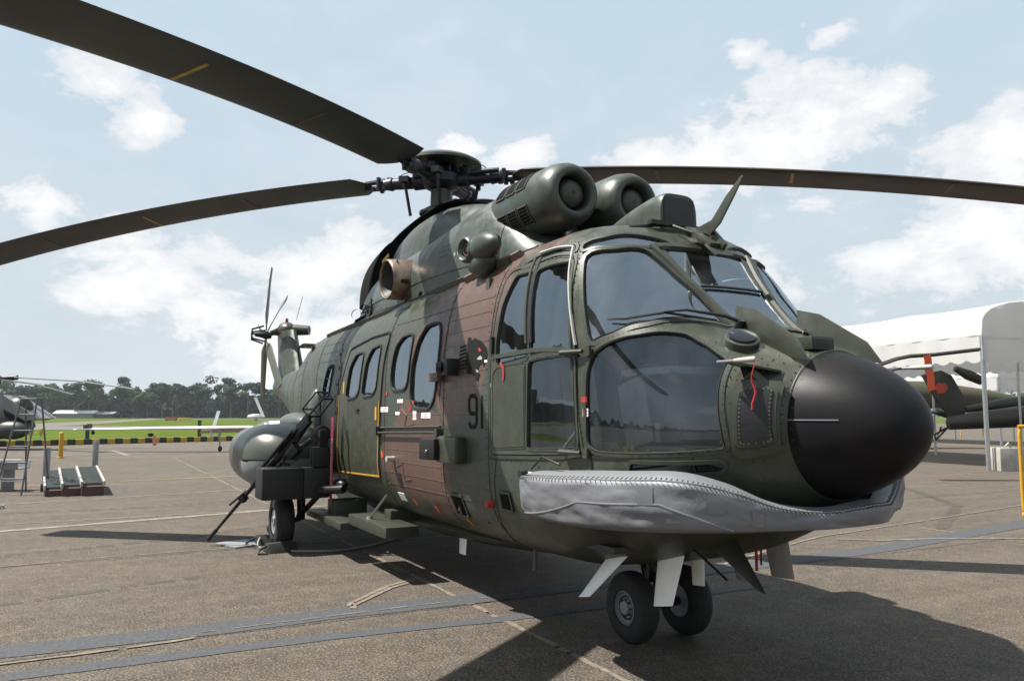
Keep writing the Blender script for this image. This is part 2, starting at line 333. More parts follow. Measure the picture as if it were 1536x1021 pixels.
def SN(x,ph,side=-1):
    e=.004; a=Vector(S(min(x+e,5.38),ph))-Vector(S(max(x-e,-9.3),ph)); b=Vector(S(x,ph+e))-Vector(S(x,ph-e))
    n=a.cross(b)
    if n.length<1e-12: return Vector((0,0,1))
    n.normalize(); c=Vector(S(x,ph)); zm=prm(x)[1]
    if n.dot(Vector((0,c.y,c.z-zm)))<0: n=-n
    if side>0: n=Vector((n.x,-n.y,n.z))
    return n
def SX(x,z,off=0,side=-1):
    ph=phz(x,z); return SP(x,ph,side)+SN(x,ph,side)*off
def dens(poly,step,closed=True):
    out=[]; n=len(poly)
    for i in range(n if closed else n-1):
        a=poly[i]; b=poly[(i+1)%n]; l=math.hypot(b[0]-a[0],b[1]-a[1]); k=max(1,int(math.ceil(l/step)))
        out+=[(a[0]+(b[0]-a[0])*t/k,a[1]+(b[1]-a[1])*t/k) for t in range(k)]
    if not closed: out.append(tuple(poly[-1]))
    return out
def rnd(poly,r=.06,k=3):
    out=[]; n=len(poly)
    for i in range(n):
        p=Vector(poly[i]); a=Vector(poly[i-1]); b=Vector(poly[(i+1)%n])
        la=(a-p).length; lb=(b-p).length; A=p+(a-p)*min(.48,r/max(la,1e-6)); B=p+(b-p)*min(.48,r/max(lb,1e-6))
        for j in range(k+1):
            t=j/k; q=A*(1-t)**2+p*2*t*(1-t)+B*t*t; out.append((q.x,q.y))
    return out
def grow(poly,d):
    n=len(poly); ar=sum(poly[i][0]*poly[(i+1)%n][1]-poly[(i+1)%n][0]*poly[i][1] for i in range(n)); sg=1 if ar>0 else -1; out=[]
    for i in range(n):
        a=Vector(poly[i-1]); b=Vector(poly[(i+1)%n]); t=(b-a)
        if t.length<1e-9: out.append(poly[i]); continue
        t.normalize(); out.append((poly[i][0]+t.y*d*sg,poly[i][1]-t.x*d*sg))
    return out
def inside(p,poly):
    x,y=p; c=False; j=len(poly)-1
    for i in range(len(poly)):
        xi,yi=poly[i]; xj,yj=poly[j]
        if (yi>y)!=(yj>y) and x<(xj-xi)*(y-yi)/(yj-yi)+xi: c=not c
        j=i
    return c
def patch2(poly,holes,step):
    vs=[]; es=[]
    for pl in [poly]+holes:
        q=dens(pl,step); b=len(vs); vs+=q; es+=[(b+i,b+(i+1)%len(q)) for i in range(len(q))]
    nb=len(vs); cell={}
    for p in vs: cell.setdefault((int(p[0]//step),int(p[1]//step)),[]).append(p)
    x0=min(p[0] for p in poly); x1=max(p[0] for p in poly); y0=min(p[1] for p in poly); y1=max(p[1] for p in poly)
    i=0; x=x0+step*.5
    while x<x1:
        y=y0+step*(.5 if i%2 else .95)
        while y<y1:
            k=(int(x//step),int(y//step)); ok=True
            for a in (-1,0,1):
                for b in (-1,0,1):
                    for p in cell.get((k[0]+a,k[1]+b),()):
                        if (p[0]-x)**2+(p[1]-y)**2<(step*.5)**2: ok=False
            if ok and inside((x,y),poly) and not any(inside((x,y),h) for h in holes): vs.append((x,y))
            y+=step
        x+=step*.9; i+=1
    r=delaunay_2d_cdt([Vector(v) for v in vs],es,[],0,1e-6)
    V=[(v.x,v.y) for v in r[0]]; T=[]
    for t in r[2]:
        c=(sum(V[i][0] for i in t)/3,sum(V[i][1] for i in t)/3)
        if inside(c,poly) and not any(inside(c,h) for h in holes): T.append(tuple(t))
    return V,T
def skin(mb,poly,holes=(),step=.07,off=0,th=0,side=-1,cache=None,mo=0):
    V,T=patch2(poly,list(holes),step)
    N_=[SN(x,p) for x,p in V]; P_=[SP(x,p) for x,p in V]
    cl=[abs(p-math.pi)<1e-4 or abs(p)<1e-4 for x,p in V]
    for sd in ((-1,1) if side==0 else (side,)):
        fl=(lambda v:Vector((v.x,-v.y,v.z))) if sd>0 else (lambda v:v)
        top=[fl(P_[i]+N_[i]*off) for i in range(len(V))]
        mb.add(top,T)
        if th:
            m0=mb.mi; mb.mi=mo
            base=len(mb.v)-len(top)
            ins=[fl(P_[i]+N_[i]*(off-th)) for i in range(len(V))]
            mb.add(ins,[t[::-1] for t in T])
            b2=base+len(top); cnt={}
            for t in T:
                for a,b in ((t[0],t[1]),(t[1],t[2]),(t[2],t[0])):
                    k=(min(a,b),max(a,b)); cnt[k]=cnt.get(k,0)+1
            fs=[(base+a,base+b,b2+b,b2+a) for (a,b),c in cnt.items() if c==1 and not (cl[a] and cl[b])]
            mb.mi=m0; mb.f+=fs; mb.m+=[m0]*len(fs)
    return mb
def spath(poly,side=-1,step=.05,closed=True,off=0):
    q=dens(poly,step,closed); return [SP(x,p,side)+SN(x,p,side)*off for x,p in q],[SN(x,p,side) for x,p in q]
def strip(poly,w,h,name,m,parent,sides=(-1,1),closed=True,o0=0,step=.05):
    os=[]
    for sd in sides:
        mb=MB(); a,b=spath(poly,sd,step,closed); mb.sweep(a,b,w,h,closed,o0); os.append(mb.build(name,m,parent))
    return os
RIV={-1:[],1:[]}
def rivets(poly,sp=.04,sides=(-1,1),closed=True):
    for sd in sides:
        q=dens(poly,.01,closed); acc=0; last=None
        for x,p in q:
            P_=SP(x,p,sd)
            if last is None or (P_-last).length>=sp: RIV[sd].append((P_,SN(x,p,sd))); last=P_
H=thing('military_helicopter','large camouflaged transport helicopter with black nose cone and number 91, parked on the apron','helicopter')
def hb(mb,name,m,parent=H,**k): return mb.build(name,m,parent,**k)
wins={}
for k in ('windshield','chin','d_fu','d_ru','d_fl','d_rl','browS','browC','w1','w2','w3','w4','w5','lowwin'): wins[k]=D[k]
for k in ('w1','w2','w3','w4','w5'): wins[k]=rnd(wins[k],.05,2)
for k in ('windshield','chin'): wins[k]=rnd(grow(wins[k],.008),.035,2)
for k in ('d_fu','d_ru','d_fl','d_rl'): wins[k]=rnd(grow(wins[k],.010),.022,2)
for k in ('browS','browC','lowwin'): wins[k]=rnd(wins[k],.03,2)
door=rnd([(a,min(b,2.46)) for a,b in D['door']],.06,3); sdoor=rnd(D['sdoor'],.04,2)
centre=[(4.29,2.80),(4.42,2.83),(4.64,2.865),(4.86,2.885),(4.875,math.pi+.1),(4.285,math.pi+.1)]
centre_g=[(a,min(b,math.pi)) for a,b in centre]
# skin
mb=MB(); mb.mi=0
outer=[(-9.3,0),(5.38,0),(5.38,math.pi),(-9.3,math.pi)]
holes=[wins[k] for k in ('windshield','chin','browS','browC','w1','w2','w5','lowwin')]+[centre,door,sdoor]
# extra cabin windows aft on the side
skin(mb,outer,holes,.085,0,.022,side=0,mo=1)
mb.v=[(x,0.0 if abs(y)<2e-4 else y,z) for x,y,z in mb.v]
me=bpy.data.meshes.new('fuselage'); me.from_pydata(mb.v,[],mb.f); me.materials.append(CAMO); me.materials.append(INT); me.polygons.foreach_set('material_index',mb.m)
bm=bmesh.new(); bm.from_mesh(me); bmesh.ops.remove_doubles(bm,verts=[v for v in bm.verts if abs(v.co.y)<1e-3],dist=2e-4)
bmesh.ops.recalc_face_normals(bm,faces=bm.faces)
for f in bm.faces: f.smooth=True
for e in bm.edges:
    if len(e.link_faces)!=2 or e.calc_face_angle(0)>R(40): e.smooth=False
bm.to_mesh(me); bm.free(); fus=bpy.data.objects.new('fuselage',me); COL.objects.link(fus); fus.parent=H
# glass
def pane(k,name,m,parent=H,side=0,off=-.010,poly=None,step=.07):
    r=[]
    for sd in ((-1,1) if side==0 else (side,)):
        g=MB(); skin(g,poly or wins[k],(),step,off,0,sd); r.append(hb(g,name,m,parent))
    return r
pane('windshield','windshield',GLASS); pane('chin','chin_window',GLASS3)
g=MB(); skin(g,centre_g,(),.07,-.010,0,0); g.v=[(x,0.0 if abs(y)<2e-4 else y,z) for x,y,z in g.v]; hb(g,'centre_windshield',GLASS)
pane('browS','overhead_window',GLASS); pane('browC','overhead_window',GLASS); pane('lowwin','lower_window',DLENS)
for k in ('w1','w2','w5'):
    for o,sd in zip(pane(k,'cabin_window',CGLASS),(-1,1)): strip(grow(wins[k],.004),.030,.014,'window_seal',RUB,o,(sd,))
# frames on cockpit
for k,w in (('windshield',.036),('chin',.032)):
    strip(grow(wins[k],.016),w,.006,'window_frame',OLIVE,H); rivets(grow(wins[k],.020),.032)
    strip(wins[k],.008,.009,'window_seal',RUB,H)
for k in ('browS','browC','lowwin'): strip(grow(wins[k],.008),.028,.008,'window_frame',OLIVE,H); rivets(grow(wins[k],.022),.04)
strip([(4.26,2.72),(4.42,2.775),(4.64,2.825),(4.87,2.84),(4.93,2.84)],.042,.02,'windshield_post',OLIVE,H,closed=False)
rivets([(4.26,2.735),(4.42,2.79),(4.64,2.84),(4.87,2.855)],.04,closed=False)
strip([(4.56,2.86),(4.56,math.pi)],.02,.012,'windshield_bar',BLACK,H,closed=False)
strip([(4.90,2.80),(4.90,math.pi)],.05,.014,'windshield_sill',OLIVE,H,closed=False); strip([(4.265,2.76),(4.265,math.pi)],.05,.014,'windshield_header',OLIVE,H,closed=False)
# doors
def door_part(poly,holes,name,seal=None):
    r=[]
    for sd in (-1,1):
        m_=MB(); skin(m_,grow(poly,-.008),holes,.075,.009,.03,sd,mo=1); r.append(hb(m_,name,[CAMO,INT]))
    return r
cd=door_part(door,[wins['d_fu'],wins['d_ru'],wins['d_fl']],'cockpit_door')
for o,sd in zip(cd,(-1,1)):
    for k in ('d_fu','d_ru','d_fl'):
        gg=MB(); skin(gg,wins[k],(),.07,-.002,0,sd); hb(gg,'door_window',GLASS3 if k=='d_fl' else GLASS2,o)
        strip(grow(wins[k],.012),.024,.005,'door_window_frame',OLIVE,o,(sd,),o0=.008); strip(wins[k],.007,.008,'window_seal',RUB,o,(sd,),o0=.008); rivets(grow(wins[k],.018),.035,(sd,))
    strip(grow(wins['d_rl'],.002),.012,.005,'door_panel',DARKOL,o,(sd,),o0=.008)
    gg=MB(); skin(gg,grow(wins['d_rl'],-.012),(),.08,.014,.005,sd); hb(gg,'door_panel',OLIVE,o)
    strip([(3.04,1.955),(4.2,1.965)],.035,.007,'door_rail',OLIVE,o,(sd,),False,.009)
    # pale surround of the sliding pane
    strip([(3.46,2.392),(3.88,2.40),(3.93,2.34),(4.175,2.0)],.020,.014,'pane_deflector',WHITE2,o,(sd,),False,.008)
    strip([(3.50,2.36),(3.62,1.99)],.05,.010,'sliding_pane_edge',BLACK,o,(sd,),False,.006)
    strip([(3.43,2.36),(3.57,1.99)],.03,.014,'sliding_pane_rail',OLIVE,o,(sd,),False,.006)
    for z,zz in ((2.03,1.97),(1.40,1.34)):
        b=MB(); a=SX(4.08,zz+.03,.02,sd); c=SX(4.26,zz+.03,.03,sd); b.tube([a,a+SN(4.1,1.9,sd)*.03,c],[.016,.02,.013],8); b.box(SX(4.3,zz+.03,.02,sd),(.05,.02,.06)); hb(b,'door_hinge',OLIVE,o)
    b=MB(); b.box(SX(3.045,2.13,.02,sd),(.035,.025,.13)); hb(b,'door_catch',BLACK,o)
strip(grow(door,.016),.024,.007,'door_frame',OLIVE,H); rivets(grow(door,.034),.035)
sdp=door_part(sdoor,[wins['w3'],wins['w4']],'sliding_door')
for o,sd in zip(sdp,(-1,1)):
    for k in ('w3','w4'):
        gg=MB(); skin(gg,wins[k],(),.07,-.002,0,sd); q=hb(gg,'door_window',CGLASS,o)
        strip(grow(wins[k],.004),.028,.014,'window_seal',RUB,o,(sd,),o0=.006)
    strip([(p[0],p[1]) for p in grow(D['sdoor'][:2],0)],.018,.004,'yellow_door_line',YEL,o,(sd,),False,.012)
    strip([(.36,1.11),(.40,1.5),(.405,1.8)],.016,.004,'yellow_door_line',YEL,o,(sd,),False,.012)
    strip([(-1.17,1.07),(-1.14,1.5),(-1.10,1.86)],.014,.004,'yellow_door_line',YEL,o,(sd,),False,.012)
    b=MB(); b.box(SX(-.35,1.66,.02,sd),(.12,.02,.02)); hb(b,'door_handle',BLACK,o)
strip(grow(sdoor,.012),.022,.012,'door_gap_seal',BLACK,H)
for z in (1.42,):
    for sd in (-1,1):
        b=MB(); pts=[SX(x,z+.035*(x-.4)/1.7,.035,sd) for x in (.4,.9,1.4,2.05)]; b.tube(pts,.012,8); pts2=[SX(x,z+.05+.035*(x-.4)/1.7,.01,sd) for x in (.4,.9,1.4,2.05)]; b.tube(pts2,.010,6)
        for x in (.42,2.05): b.box(SX(x,z+.02,.03,sd),(.06,.05,.09))
        hb(b,'door_rail',DARKOL)
# seams
def seam(pl,w=.009,h=.003,m=None,sides=(-1,1)): 
    for sd in sides:
        a,b=spath(pl,sd,.06,False); SE[0].sweep(a,b,w,h,False)
SE=[MB()]
for x in (2.98,2.1,.56,-1.3,-2.3,-3.3,-4.6,-5.6,-6.6,-7.4): seam([(x,.35),(x,2.4)])
seam(D['seamF']); seam([(4.33,.9),(4.33,1.48)]); seam([(5.0,.9),(5.0,1.38)]); seam([(4.3,1.475),(5.3,1.40)],.02,.006); seam([(3.0,1.43),(4.3,1.49)],.016,.006)
hb(SE[0],'panel_seam',BLACK)['kind']='stuff'
SE[0]=MB()
for k in range(15):
    z=.92+k*.115
    for a,b in ((.62,2.96),(-2.2,-1.35)):
        if a>.5 and 1.62<z<2.46: a=2.02
        seam([(a+.02,phz(a,z)),((a+b)/2,phz((a+b)/2,z)),(b-.02,phz(b,z))],.010,.0022)
for k in range(9):
    z=1.2+k*.17; seam([(-3.4,phz(-3.4,min(z,2.7))),(-5.6,phz(-5.6,1.3+k*.14))],.01,.002)
hb(SE[0],'skin_lap',CAMO)['kind']='stuff'
for x in (2.94,3.02,2.12,2.08,.6,-1.34,-2.33,-3.33,-4.63): rivets([(x,.5),(x,2.35)],.06,closed=False)
for z in (1.16,1.28,1.36): rivets([(3.1,phz(3.1,z)),(4.3,phz(4.3,z))],.07,closed=False)
for ph in (1.2,1.45,1.62,1.9,2.15,2.3): rivets([(5.16,ph),(5.35,ph)],.045,closed=False)
for x in (5.13,5.36,5.24): rivets([(x,1.0),(x,2.75)],.05,closed=False)
rivets([(4.9,2.9),(5.36,2.7)],.05,closed=False); rivets([(4.95,2.5),(5.33,2.45)],.05,closed=False)
rb=MB()
for sd in (-1,1):
    for p,n in RIV[sd]:
        t=n.orthogonal().normalized(); q=n.cross(t); r=.0048
        rb.add([p+(t*math.cos(a)+q*math.sin(a))*r-n*.001 for a in [k*math.pi/3 for k in range(6)]]+[p+n*.012],[(k,(k+1)%6,6) for k in range(6)])
hb(rb,'rivet',OLIVE2)['kind']='stuff'
# radome
b=MB(); zc=1.548; rp_=lambda t:.412*max(0,1-t**1.1)**.42
prof=[(0,.412)]+[(.499*(1-(1-k/34)**1.8),rp_(1-(1-k/34)**1.8)) for k in range(1,34)]+[(.499,.003)]
b.lathe((5.375,0,zc),(1,0,0),prof,64); rad=hb(b,'radome',RAD)
b=MB(); b.lathe((5.36,0,zc),(1,0,0),[(0,.414),(.004,.422),(.016,.420),(.018,.410)],64,False); hb(b,'radome_ring',OLIVE)
b=MB()
for k in range(44):
    a=2*math.pi*k/44+.05; r=rp_(.05)+.0; p=Vector((5.375+.499*.05,r*math.cos(a),zc+r*math.sin(a))); b.lathe(p-Vector((.2,math.cos(a),math.sin(a)))*.002,(.45,math.cos(a),math.sin(a)),[(0,.0055),(.004,.005)],6)
hb(b,'radome_fastener',BLACK,rad)['kind']='stuff'
b=MB(); pts=[]; nn=[]
for k in range(12):
    t_=.012+k*.045; pts.append(Vector((5.375+.499*t_,-rp_(t_)-.001,zc+.03))); nn.append(Vector((.3,-1,0)).normalized())
b.sweep(pts,nn,.006,.003); hb(b,'radome_strip',GREYC,rad)
# nose fittings
for sd in (-1,1):
    y=sd*.26
    b=MB(); pl=[(4.84,y,2.10),(4.86,y,2.27),(5.03,y,2.225),(5.34,y*1.1,2.03),(5.43,y*1.15,1.90),(5.2,y,1.93)]
    b.prism([(a,yy+sd*.0,z) for a,yy,z in pl],(0,.014,0)); hb(b,'wire_deflector',OLIVE,bevel=.003)
b=MB(); b.bbox(5.12,5.34,-.16,.02,1.97,2.045); b.mi=1; b.bbox(5.30,5.346,-.15,.01,1.985,2.035); hb(b,'nose_vent',[OLIVE,BLACK],bevel=.006)
c=SP(5.03,2.62)+Vector((0,0,.0)); n=SN(5.03,2.62)
b=MB(); b.lathe(c-n*.01,n,[(0,.105),(.045,.10),(.05,.085)],28); lamp=hb(b,'landing_lamp',OLIVE); b=MB(); b.lathe(c+n*.040,n,[(0,.082),(.012,.08),(.018,.05)],28); hb(b,'lamp_lens',DLENS,lamp)
for sd in (-1,1):
    b=MB(); P0=SP(5.26,2.33,sd); b.prism([P0+Vector((.06,-sd*.03,-.02)),P0+Vector((-.16,-sd*.02,.0)),P0+Vector((-.04,sd*.30,.03)),P0+Vector((.0,sd*.30,.03))],(0,0,.012))
    pt=P0+Vector((-.02,sd*.30,.035)); pit=hb(b,'pitot_bracket',OLIVE); b=MB(); b.tube([pt+Vector((.07,0,0)),pt+Vector((.10,0,0)),pt+Vector((.20,0,.0)),pt+Vector((.22,0,0))],[.011,.013,.016,.011],10); hb(b,'pitot_cover',WHITE2,pit); b=MB(); b.tube([pt-Vector((.06,0,0)),pt+Vector((.08,0,0))],.009,8); hb(b,'pitot_tube',STEEL,pit)
    b=MB(); b.tube([P0+Vector((-.05,sd*.1,-.02)),P0+Vector((.03,0,-.14)),P0+Vector((.04,-sd*.02,-.3))],[.05,.045,.01],8); hb(b,'pitot_fairing',OLIVE,pit)
rp=SP(5.26,2.33)+Vector((.19,-.31,.03))
b=MB(); pts=[rp+Vector((math.sin(k*1.3)*.006,math.cos(k*1.1)*.008,-.028*k)) for k in range(10)]; b.tube(pts,[.003]*4+[.006]*6,5)
tag(b.build('pitot_ribbon',RED),'thin red ribbon hanging from the white pitot tube cover','ribbon')
# blanked rectangular window on nose side
for sd in (-1,1):
    pl=rnd([(5.175,1.30),(5.35,1.27),(5.35,2.13),(5.165,2.12)],.05,3)
    b=MB(); skin(b,pl,(),.05,.045,.05,sd); fr=hb(b,'nose_side_fairing',OLIVE,bevel=0)
    pl2=rnd([(5.205,1.44),(5.325,1.42),(5.315,2.02),(5.20,2.02)],.035,3)
    b=MB(); skin(b,pl2,(),.05,.064,.03,sd); hb(b,'black_panel',BLACK,fr,smooth=False)
    a_,n_=spath(grow(pl2,.010),sd,.03,True,.045); b=MB(); b.sweep(a_,n_,.03,.012,True); hb(b,'panel_rim',OLIVE,fr)
    b=MB(); q=dens(grow(pl2,-.006),.045)
    for x,p in q: b.lathe(SP(x,p,sd)+SN(x,p,sd)*.06,SN(x,p,sd),[(0,.006),(.006,.005)],6)
    hb(b,'panel_bolt',OLIVE2,fr)['kind']='stuff'
# wipers
for sd in (-1,1):
    b=MB(); s_=lambda x,p,o: SP(x,p,sd)+SN(x,p,sd)*o
    b.tube([s_(4.90,2.80,.05),s_(4.84,2.73,.06),s_(4.72,2.55,.05),s_(4.66,2.43,.045)],[.013,.012,.008,.006],8); b.lathe(s_(4.9,2.80,0),SN(4.9,2.8,sd),[(0,.03),(.06,.022)],12); wp=hb(b,'wiper_arm',BLACK)
    b=MB(); b.tube([s_(4.83,2.68,.03),s_(4.66,2.44,.032),s_(4.50,2.25,.026),s_(4.40,2.19,.022)],[.006,.009,.009,.005],6); hb(b,'wiper_blade',RUB,wp)
# wire cutter and its mount
b=MB(); b.prism([(4.20,0,2.90),(4.38,0,2.93),(4.52,0,3.06),(4.67,0,3.165),(4.685,0,3.155),(4.60,0,3.05),(4.46,0,2.89),(4.36,0,2.83)],(0,.012,0)); b.prism([(4.05,.03,2.90),(4.30,.03,2.93),(4.47,.03,2.75),(4.40,.03,2.68),(4.22,.03,2.74)],(0,.03,0))
b.box((4.30,.0,2.83),(.30,.11,.022),Matrix.Rotation(R(33),3,'Y')); b.tube([(4.12,-.12,2.93),(4.36,.02,2.80)],.012,8); b.box((4.43,.02,2.71),(.14,.16,.02),Matrix.Rotation(R(42),3,'Y'))
hb(b,'wire_cutter',OLIVE,bevel=.002)
b=MB(); b.tube([(4.02,-.42,2.91),(4.05,-.1,2.96),(4.08,.25,2.95)],.014,8); b.box((4.06,-.2,2.955),(.05,.16,.03)); hb(b,'brow_rail',BLACK)
# interior
b=MB(); b.bbox(-3.3,4.3,-.78,.78,.74,.78); hb(b,'cabin_floor',INT)
b=MB(); b.bbox(2.72,2.78,-.9,-.30,.76,2.7); b.bbox(2.72,2.78,.30,.9,.76,2.7); hb(b,'cockpit_bulkhead',INT)
b=MB(); b.bbox(-3.2,-3.15,-.85,.85,.76,2.6); hb(b,'rear_bulkhead',INT)
for s_ in (-1,1):
    y=s_*.48
    b=MB(); b.bbox(3.35,3.85,y-.24,y+.24,1.12,1.24); b.box((3.32,y,1.60),(.12,.46,.85),Matrix.Rotation(R(-10),3,'Y')); b.box((3.24,y,2.10),(.10,.26,.2)); b.bbox(3.4,3.75,y-.2,y+.2,.76,1.12)
    for q in (-1,1): b.bbox(3.35,3.75,y+q*.27-.03,y+q*.27+.03,1.35,1.40)
    hb(b,'pilot_seat',SEATC,bevel=.03)
    b=MB(); b.tube([(4.05,y,.78),(4.02,y,1.15),(3.95,y,1.32),(3.98,y,1.42)],.014,8); b.box((3.98,y,1.45),(.05,.05,.12)); hb(b,'control_stick',BLACK)
b=MB(); b.box((4.45,0,1.62),(.28,1.45,.42),Matrix.Rotation(R(-14),3,'Y')); b.box((4.52,0,1.87),(.50,1.4,.05)); b.bbox(3.6,4.5,-.16,.16,.76,1.32); hb(b,'instrument_panel',PANEL,bevel=.02)
for s_ in (-1,1):
    b=MB(); y=s_*.48; b.box((3.43,y-.1,1.62),(.012,.045,.7),Matrix.Rotation(R(-10),3,'Y')); b.box((3.43,y+.1,1.62),(.012,.045,.7),Matrix.Rotation(R(-10),3,'Y')); b.bbox(3.4,3.8,y-.12,y-.08,1.245,1.255); hb(b,'seat_harness',WHITE2)
    b=MB(); b.tube([(3.9,s_*.93,1.35),(4.0,s_*.86,1.5),(4.15,s_*.85,1.55),(4.2,s_*.9,1.45)],.012,8); b.bbox(3.5,4.1,s_*.80-.03,s_*.80+.03,1.30,1.36); hb(b,'cockpit_conduit',STEEL)
    b=MB(); b.bbox(4.3,4.9,s_*.55-.15,s_*.55+.15,1.3,1.42); b.box((4.62,s_*.62,1.50),(.10,.16,.12)); hb(b,'pedal_box',PANEL,bevel=.01)
    b=MB(); [b.box((4.2+.07*k,s_*.80,1.37+.02*(k%3)),(.03,.03,.03)) for k in range(8)]; hb(b,'switch',YEL2)['kind']='stuff'
b=MB()
for y in (-.55,-.36,-.17,.02,.21,.40,.59):
    for z in (1.58,1.74): b.lathe((4.30+(z-1.62)*.2,y,z),(-1,0,.2),[(0,.07),(.012,.065)],16)
hb(b,'instrument_dial',DLENS)['kind']='stuff'
b=MB(); b.bbox(3.5,4.2,-.3,.3,2.62,2.70); hb(b,'overhead_panel',INT,bevel=.02)
for x in (-1.5,-.6,.3,1.2,2.0):
    b=MB(); b.bbox(x-.22,x+.22,-.74,-.34,1.05,1.12); b.bbox(x-.22,x+.22,-.80,-.74,1.05,1.62); hb(b,'cabin_seat',REDM if x<1 else SEATC,bevel=.015)
# roof gutter
for sd in (-1,1):
    b=MB(); pts=[]; ns=[]
    for k in range(24):
        x=-2.6+k*.24; pts.append(SP(x,2.435,sd)); ns.append(SN(x,2.435,sd))
    b.sweep(pts,ns,.045,.04); hb(b,'roof_gutter',DARKOL)
    b=MB(); pts=[SP(x,2.56,sd) for x in (-2.2,-1,0,1,2,2.6,3.1)]; b.sweep(pts,[SN(x,2.56,sd) for x in (-2.2,-1,0,1,2,2.6,3.1)],.02,.012); hb(b,'roof_seam',DARKOL)
    b=MB(); b.sweep([SP(2.15,2.40,sd),SP(2.5,2.43,sd),SP(2.95,2.45,sd),SP(3.05,2.46,sd)],[SN(2.5,2.43,sd)]*4,.06,.05); hb(b,'rain_deflector',BROWNM)
for x in (.55,.95,-1.2):
    b=MB(); p=SP(x,2.47); b.prism([p+Vector((-.22,-.02,0)),p+Vector((.10,-.10,.0)),p+Vector((.12,.05,.09)),p+Vector((-.2,.05,.02))],(0,.0,.02)); hb(b,'roof_step',DARKOL)
# small black oval mark/handle on roof edge
strip([(3.02,2.62),(3.10,2.70)],.03,.01,'grab_recess',BLACK,H,closed=False)
# ---------------- cowlings ----------------
def arch(x,w,zb,zt,n=3.0,m=28,dy=0):
    r=[]
    for k in range(m+1):
        a=math.pi*k/m; c=math.cos(a); s=math.sin(a)
        r.append(Vector((x,dy-w*math.copysign(abs(c)**(2/n),c),zb+(zt-zb)*abs(s)**(2/n))))
    return r
def smooth_st(st,k=4):
    out=[]; n=len(st)
    for i in range(n-1):
        for j in range(k):
            t=j/k; p0=st[max(i-1,0)]; p1=st[i]; p2=st[i+1]; p3=st[min(i+2,n-1)]
            out.append(tuple(.5*((2*p1[q])+(-p0[q]+p2[q])*t+(2*p0[q]-5*p1[q]+4*p2[q]-p3[q])*t*t+(-p0[q]+3*p1[q]-3*p2[q]+p3[q])*t**3) for q in range(len(p1))))
    out.append(tuple(st[-1])); return out
b=MB(); st=smooth_st([(-2.35,.22,2.66,2.85),(-1.95,.50,2.62,3.18),(-1.3,.68,2.62,3.36),(-.6,.76,2.64,3.45),(.6,.80,2.66,3.50),(1.3,.79,2.7,3.57),(1.85,.73,2.72,3.655),(2.2,.66,2.74,3.64),(2.45,.60,2.75,3.42),(2.7,.56,2.77,3.16),(2.98,.5,2.78,3.02)])
b.rings([arch(x,w,zb,zt,3.2) for x,w,zb,zt in st]); cowl=hb(b,'engine_cowling',CAMO2,auto=50)
def cowl_pt(x,z,off=.004,sd=-1):
    for i in range(len(st)-1):
        if st[i][0]<=x<=st[i+1][0]:
            t=(x-st[i][0])/(st[i+1][0]-st[i][0]); w,zb,zt=[st[i][q]+(st[i+1][q]-st[i][q])*t for q in (1,2,3)]
            u=min(.999,max(0,(z-zb)/(zt-zb))); return Vector((x,sd*(w*(1-u**3.2)**(1/3.2)+off),z))
    return Vector((x,sd*.7,z))
for sd in (-1,1):
    b=MB(); pts=[cowl_pt(x,2.93+.01*x,0,sd) for x in [-1.6+.3*k for k in range(14)]]; b.sweep(pts,[Vector((0,sd,0))]*14,.012,.005); pts=[cowl_pt(2.38,z,0,sd) for z in (2.8,2.9,3.0,3.1,3.2,3.3,3.4)]; b.sweep(pts,[Vector((0,sd,.0))]*7,.008,.004)
    pts=[cowl_pt(x,2.79,0,sd) for x in [-1.6+.3*k for k in range(15)]]; b.sweep(pts,[Vector((0,sd,0))]*15,.02,.012)
    hb(b,'cowling_seam',BLACK,cowl)
b=MB()
for i,(x,z) in enumerate([(1.45+.06*(k%3),3.12+.05*(k//3)) for k in range(9)]): p=cowl_pt(x,z); b.lathe(p,(0,-1,0),[(0,.007),(.004,.006)],6)
for k in range(26): p=cowl_pt(-1.2+.14*k,2.82); b.lathe(p,(0,-1,0),[(0,.006),(.004,.005)],6)
hb(b,'cowling_fastener',BLACK,cowl)['kind']='stuff'
b=MB(); b.box(cowl_pt(2.2,3.02,.008),(.05,.012,.10)); b.box(cowl_pt(2.23,2.95,.006),(.05,.008,.03)); hb(b,'cowling_latch',BLACK,cowl)
b=MB(); 
for (x,z,w,h) in ((1.80,3.17,.07,.03),(1.72,3.10,.035,.03),(1.78,3.10,.035,.03),(1.84,3.10,.02,.03)): b.box(cowl_pt(x,z,.003),(w,.004,h))
hb(b,'stencil',WHITE2,cowl)
# gearbox fairing
b=MB(); s2=smooth_st([(-1.05,.43,3.1,3.84),(-.9,.46,3.1,3.87),(-.75,.48,3.1,3.90),(-.3,.52,3.1,3.955),(.3,.51,3.1,3.955),(.9,.45,3.1,3.86),(1.4,.36,3.1,3.70),(1.8,.2,3.1,3.5)])
b.rings([arch(x,w,zb,zt,2.6) for x,w,zb,zt in s2]); gf=hb(b,'gearbox_fairing',CAMO2,auto=50)
b=MB(); s3=smooth_st([(-2.32,.18,3.05,3.36),(-2.22,.40,3.05,3.58),(-1.9,.53,3.05,3.76),(-1.45,.58,3.05,3.87),(-1.0,.585,3.05,3.94),(-.3,.565,3.05,3.99),(.25,.555,3.05,3.99),(.6,.515,3.1,3.95)])
r0=[arch(x,w,zb,zt,2.6) for x,w,zb,zt in s3]
b.rings([[p for p in r] for r in r0[:15]]); hb(b,'fairing_tail_lip',MATTBLK)
b=MB()
rim=[max(r,key=lambda p:p.z) for r in r0]
b.sweep(rim,[Vector((0,0,1))]*len(rim),.5,.02); hb(b,'fairing_rim',MATTBLK)
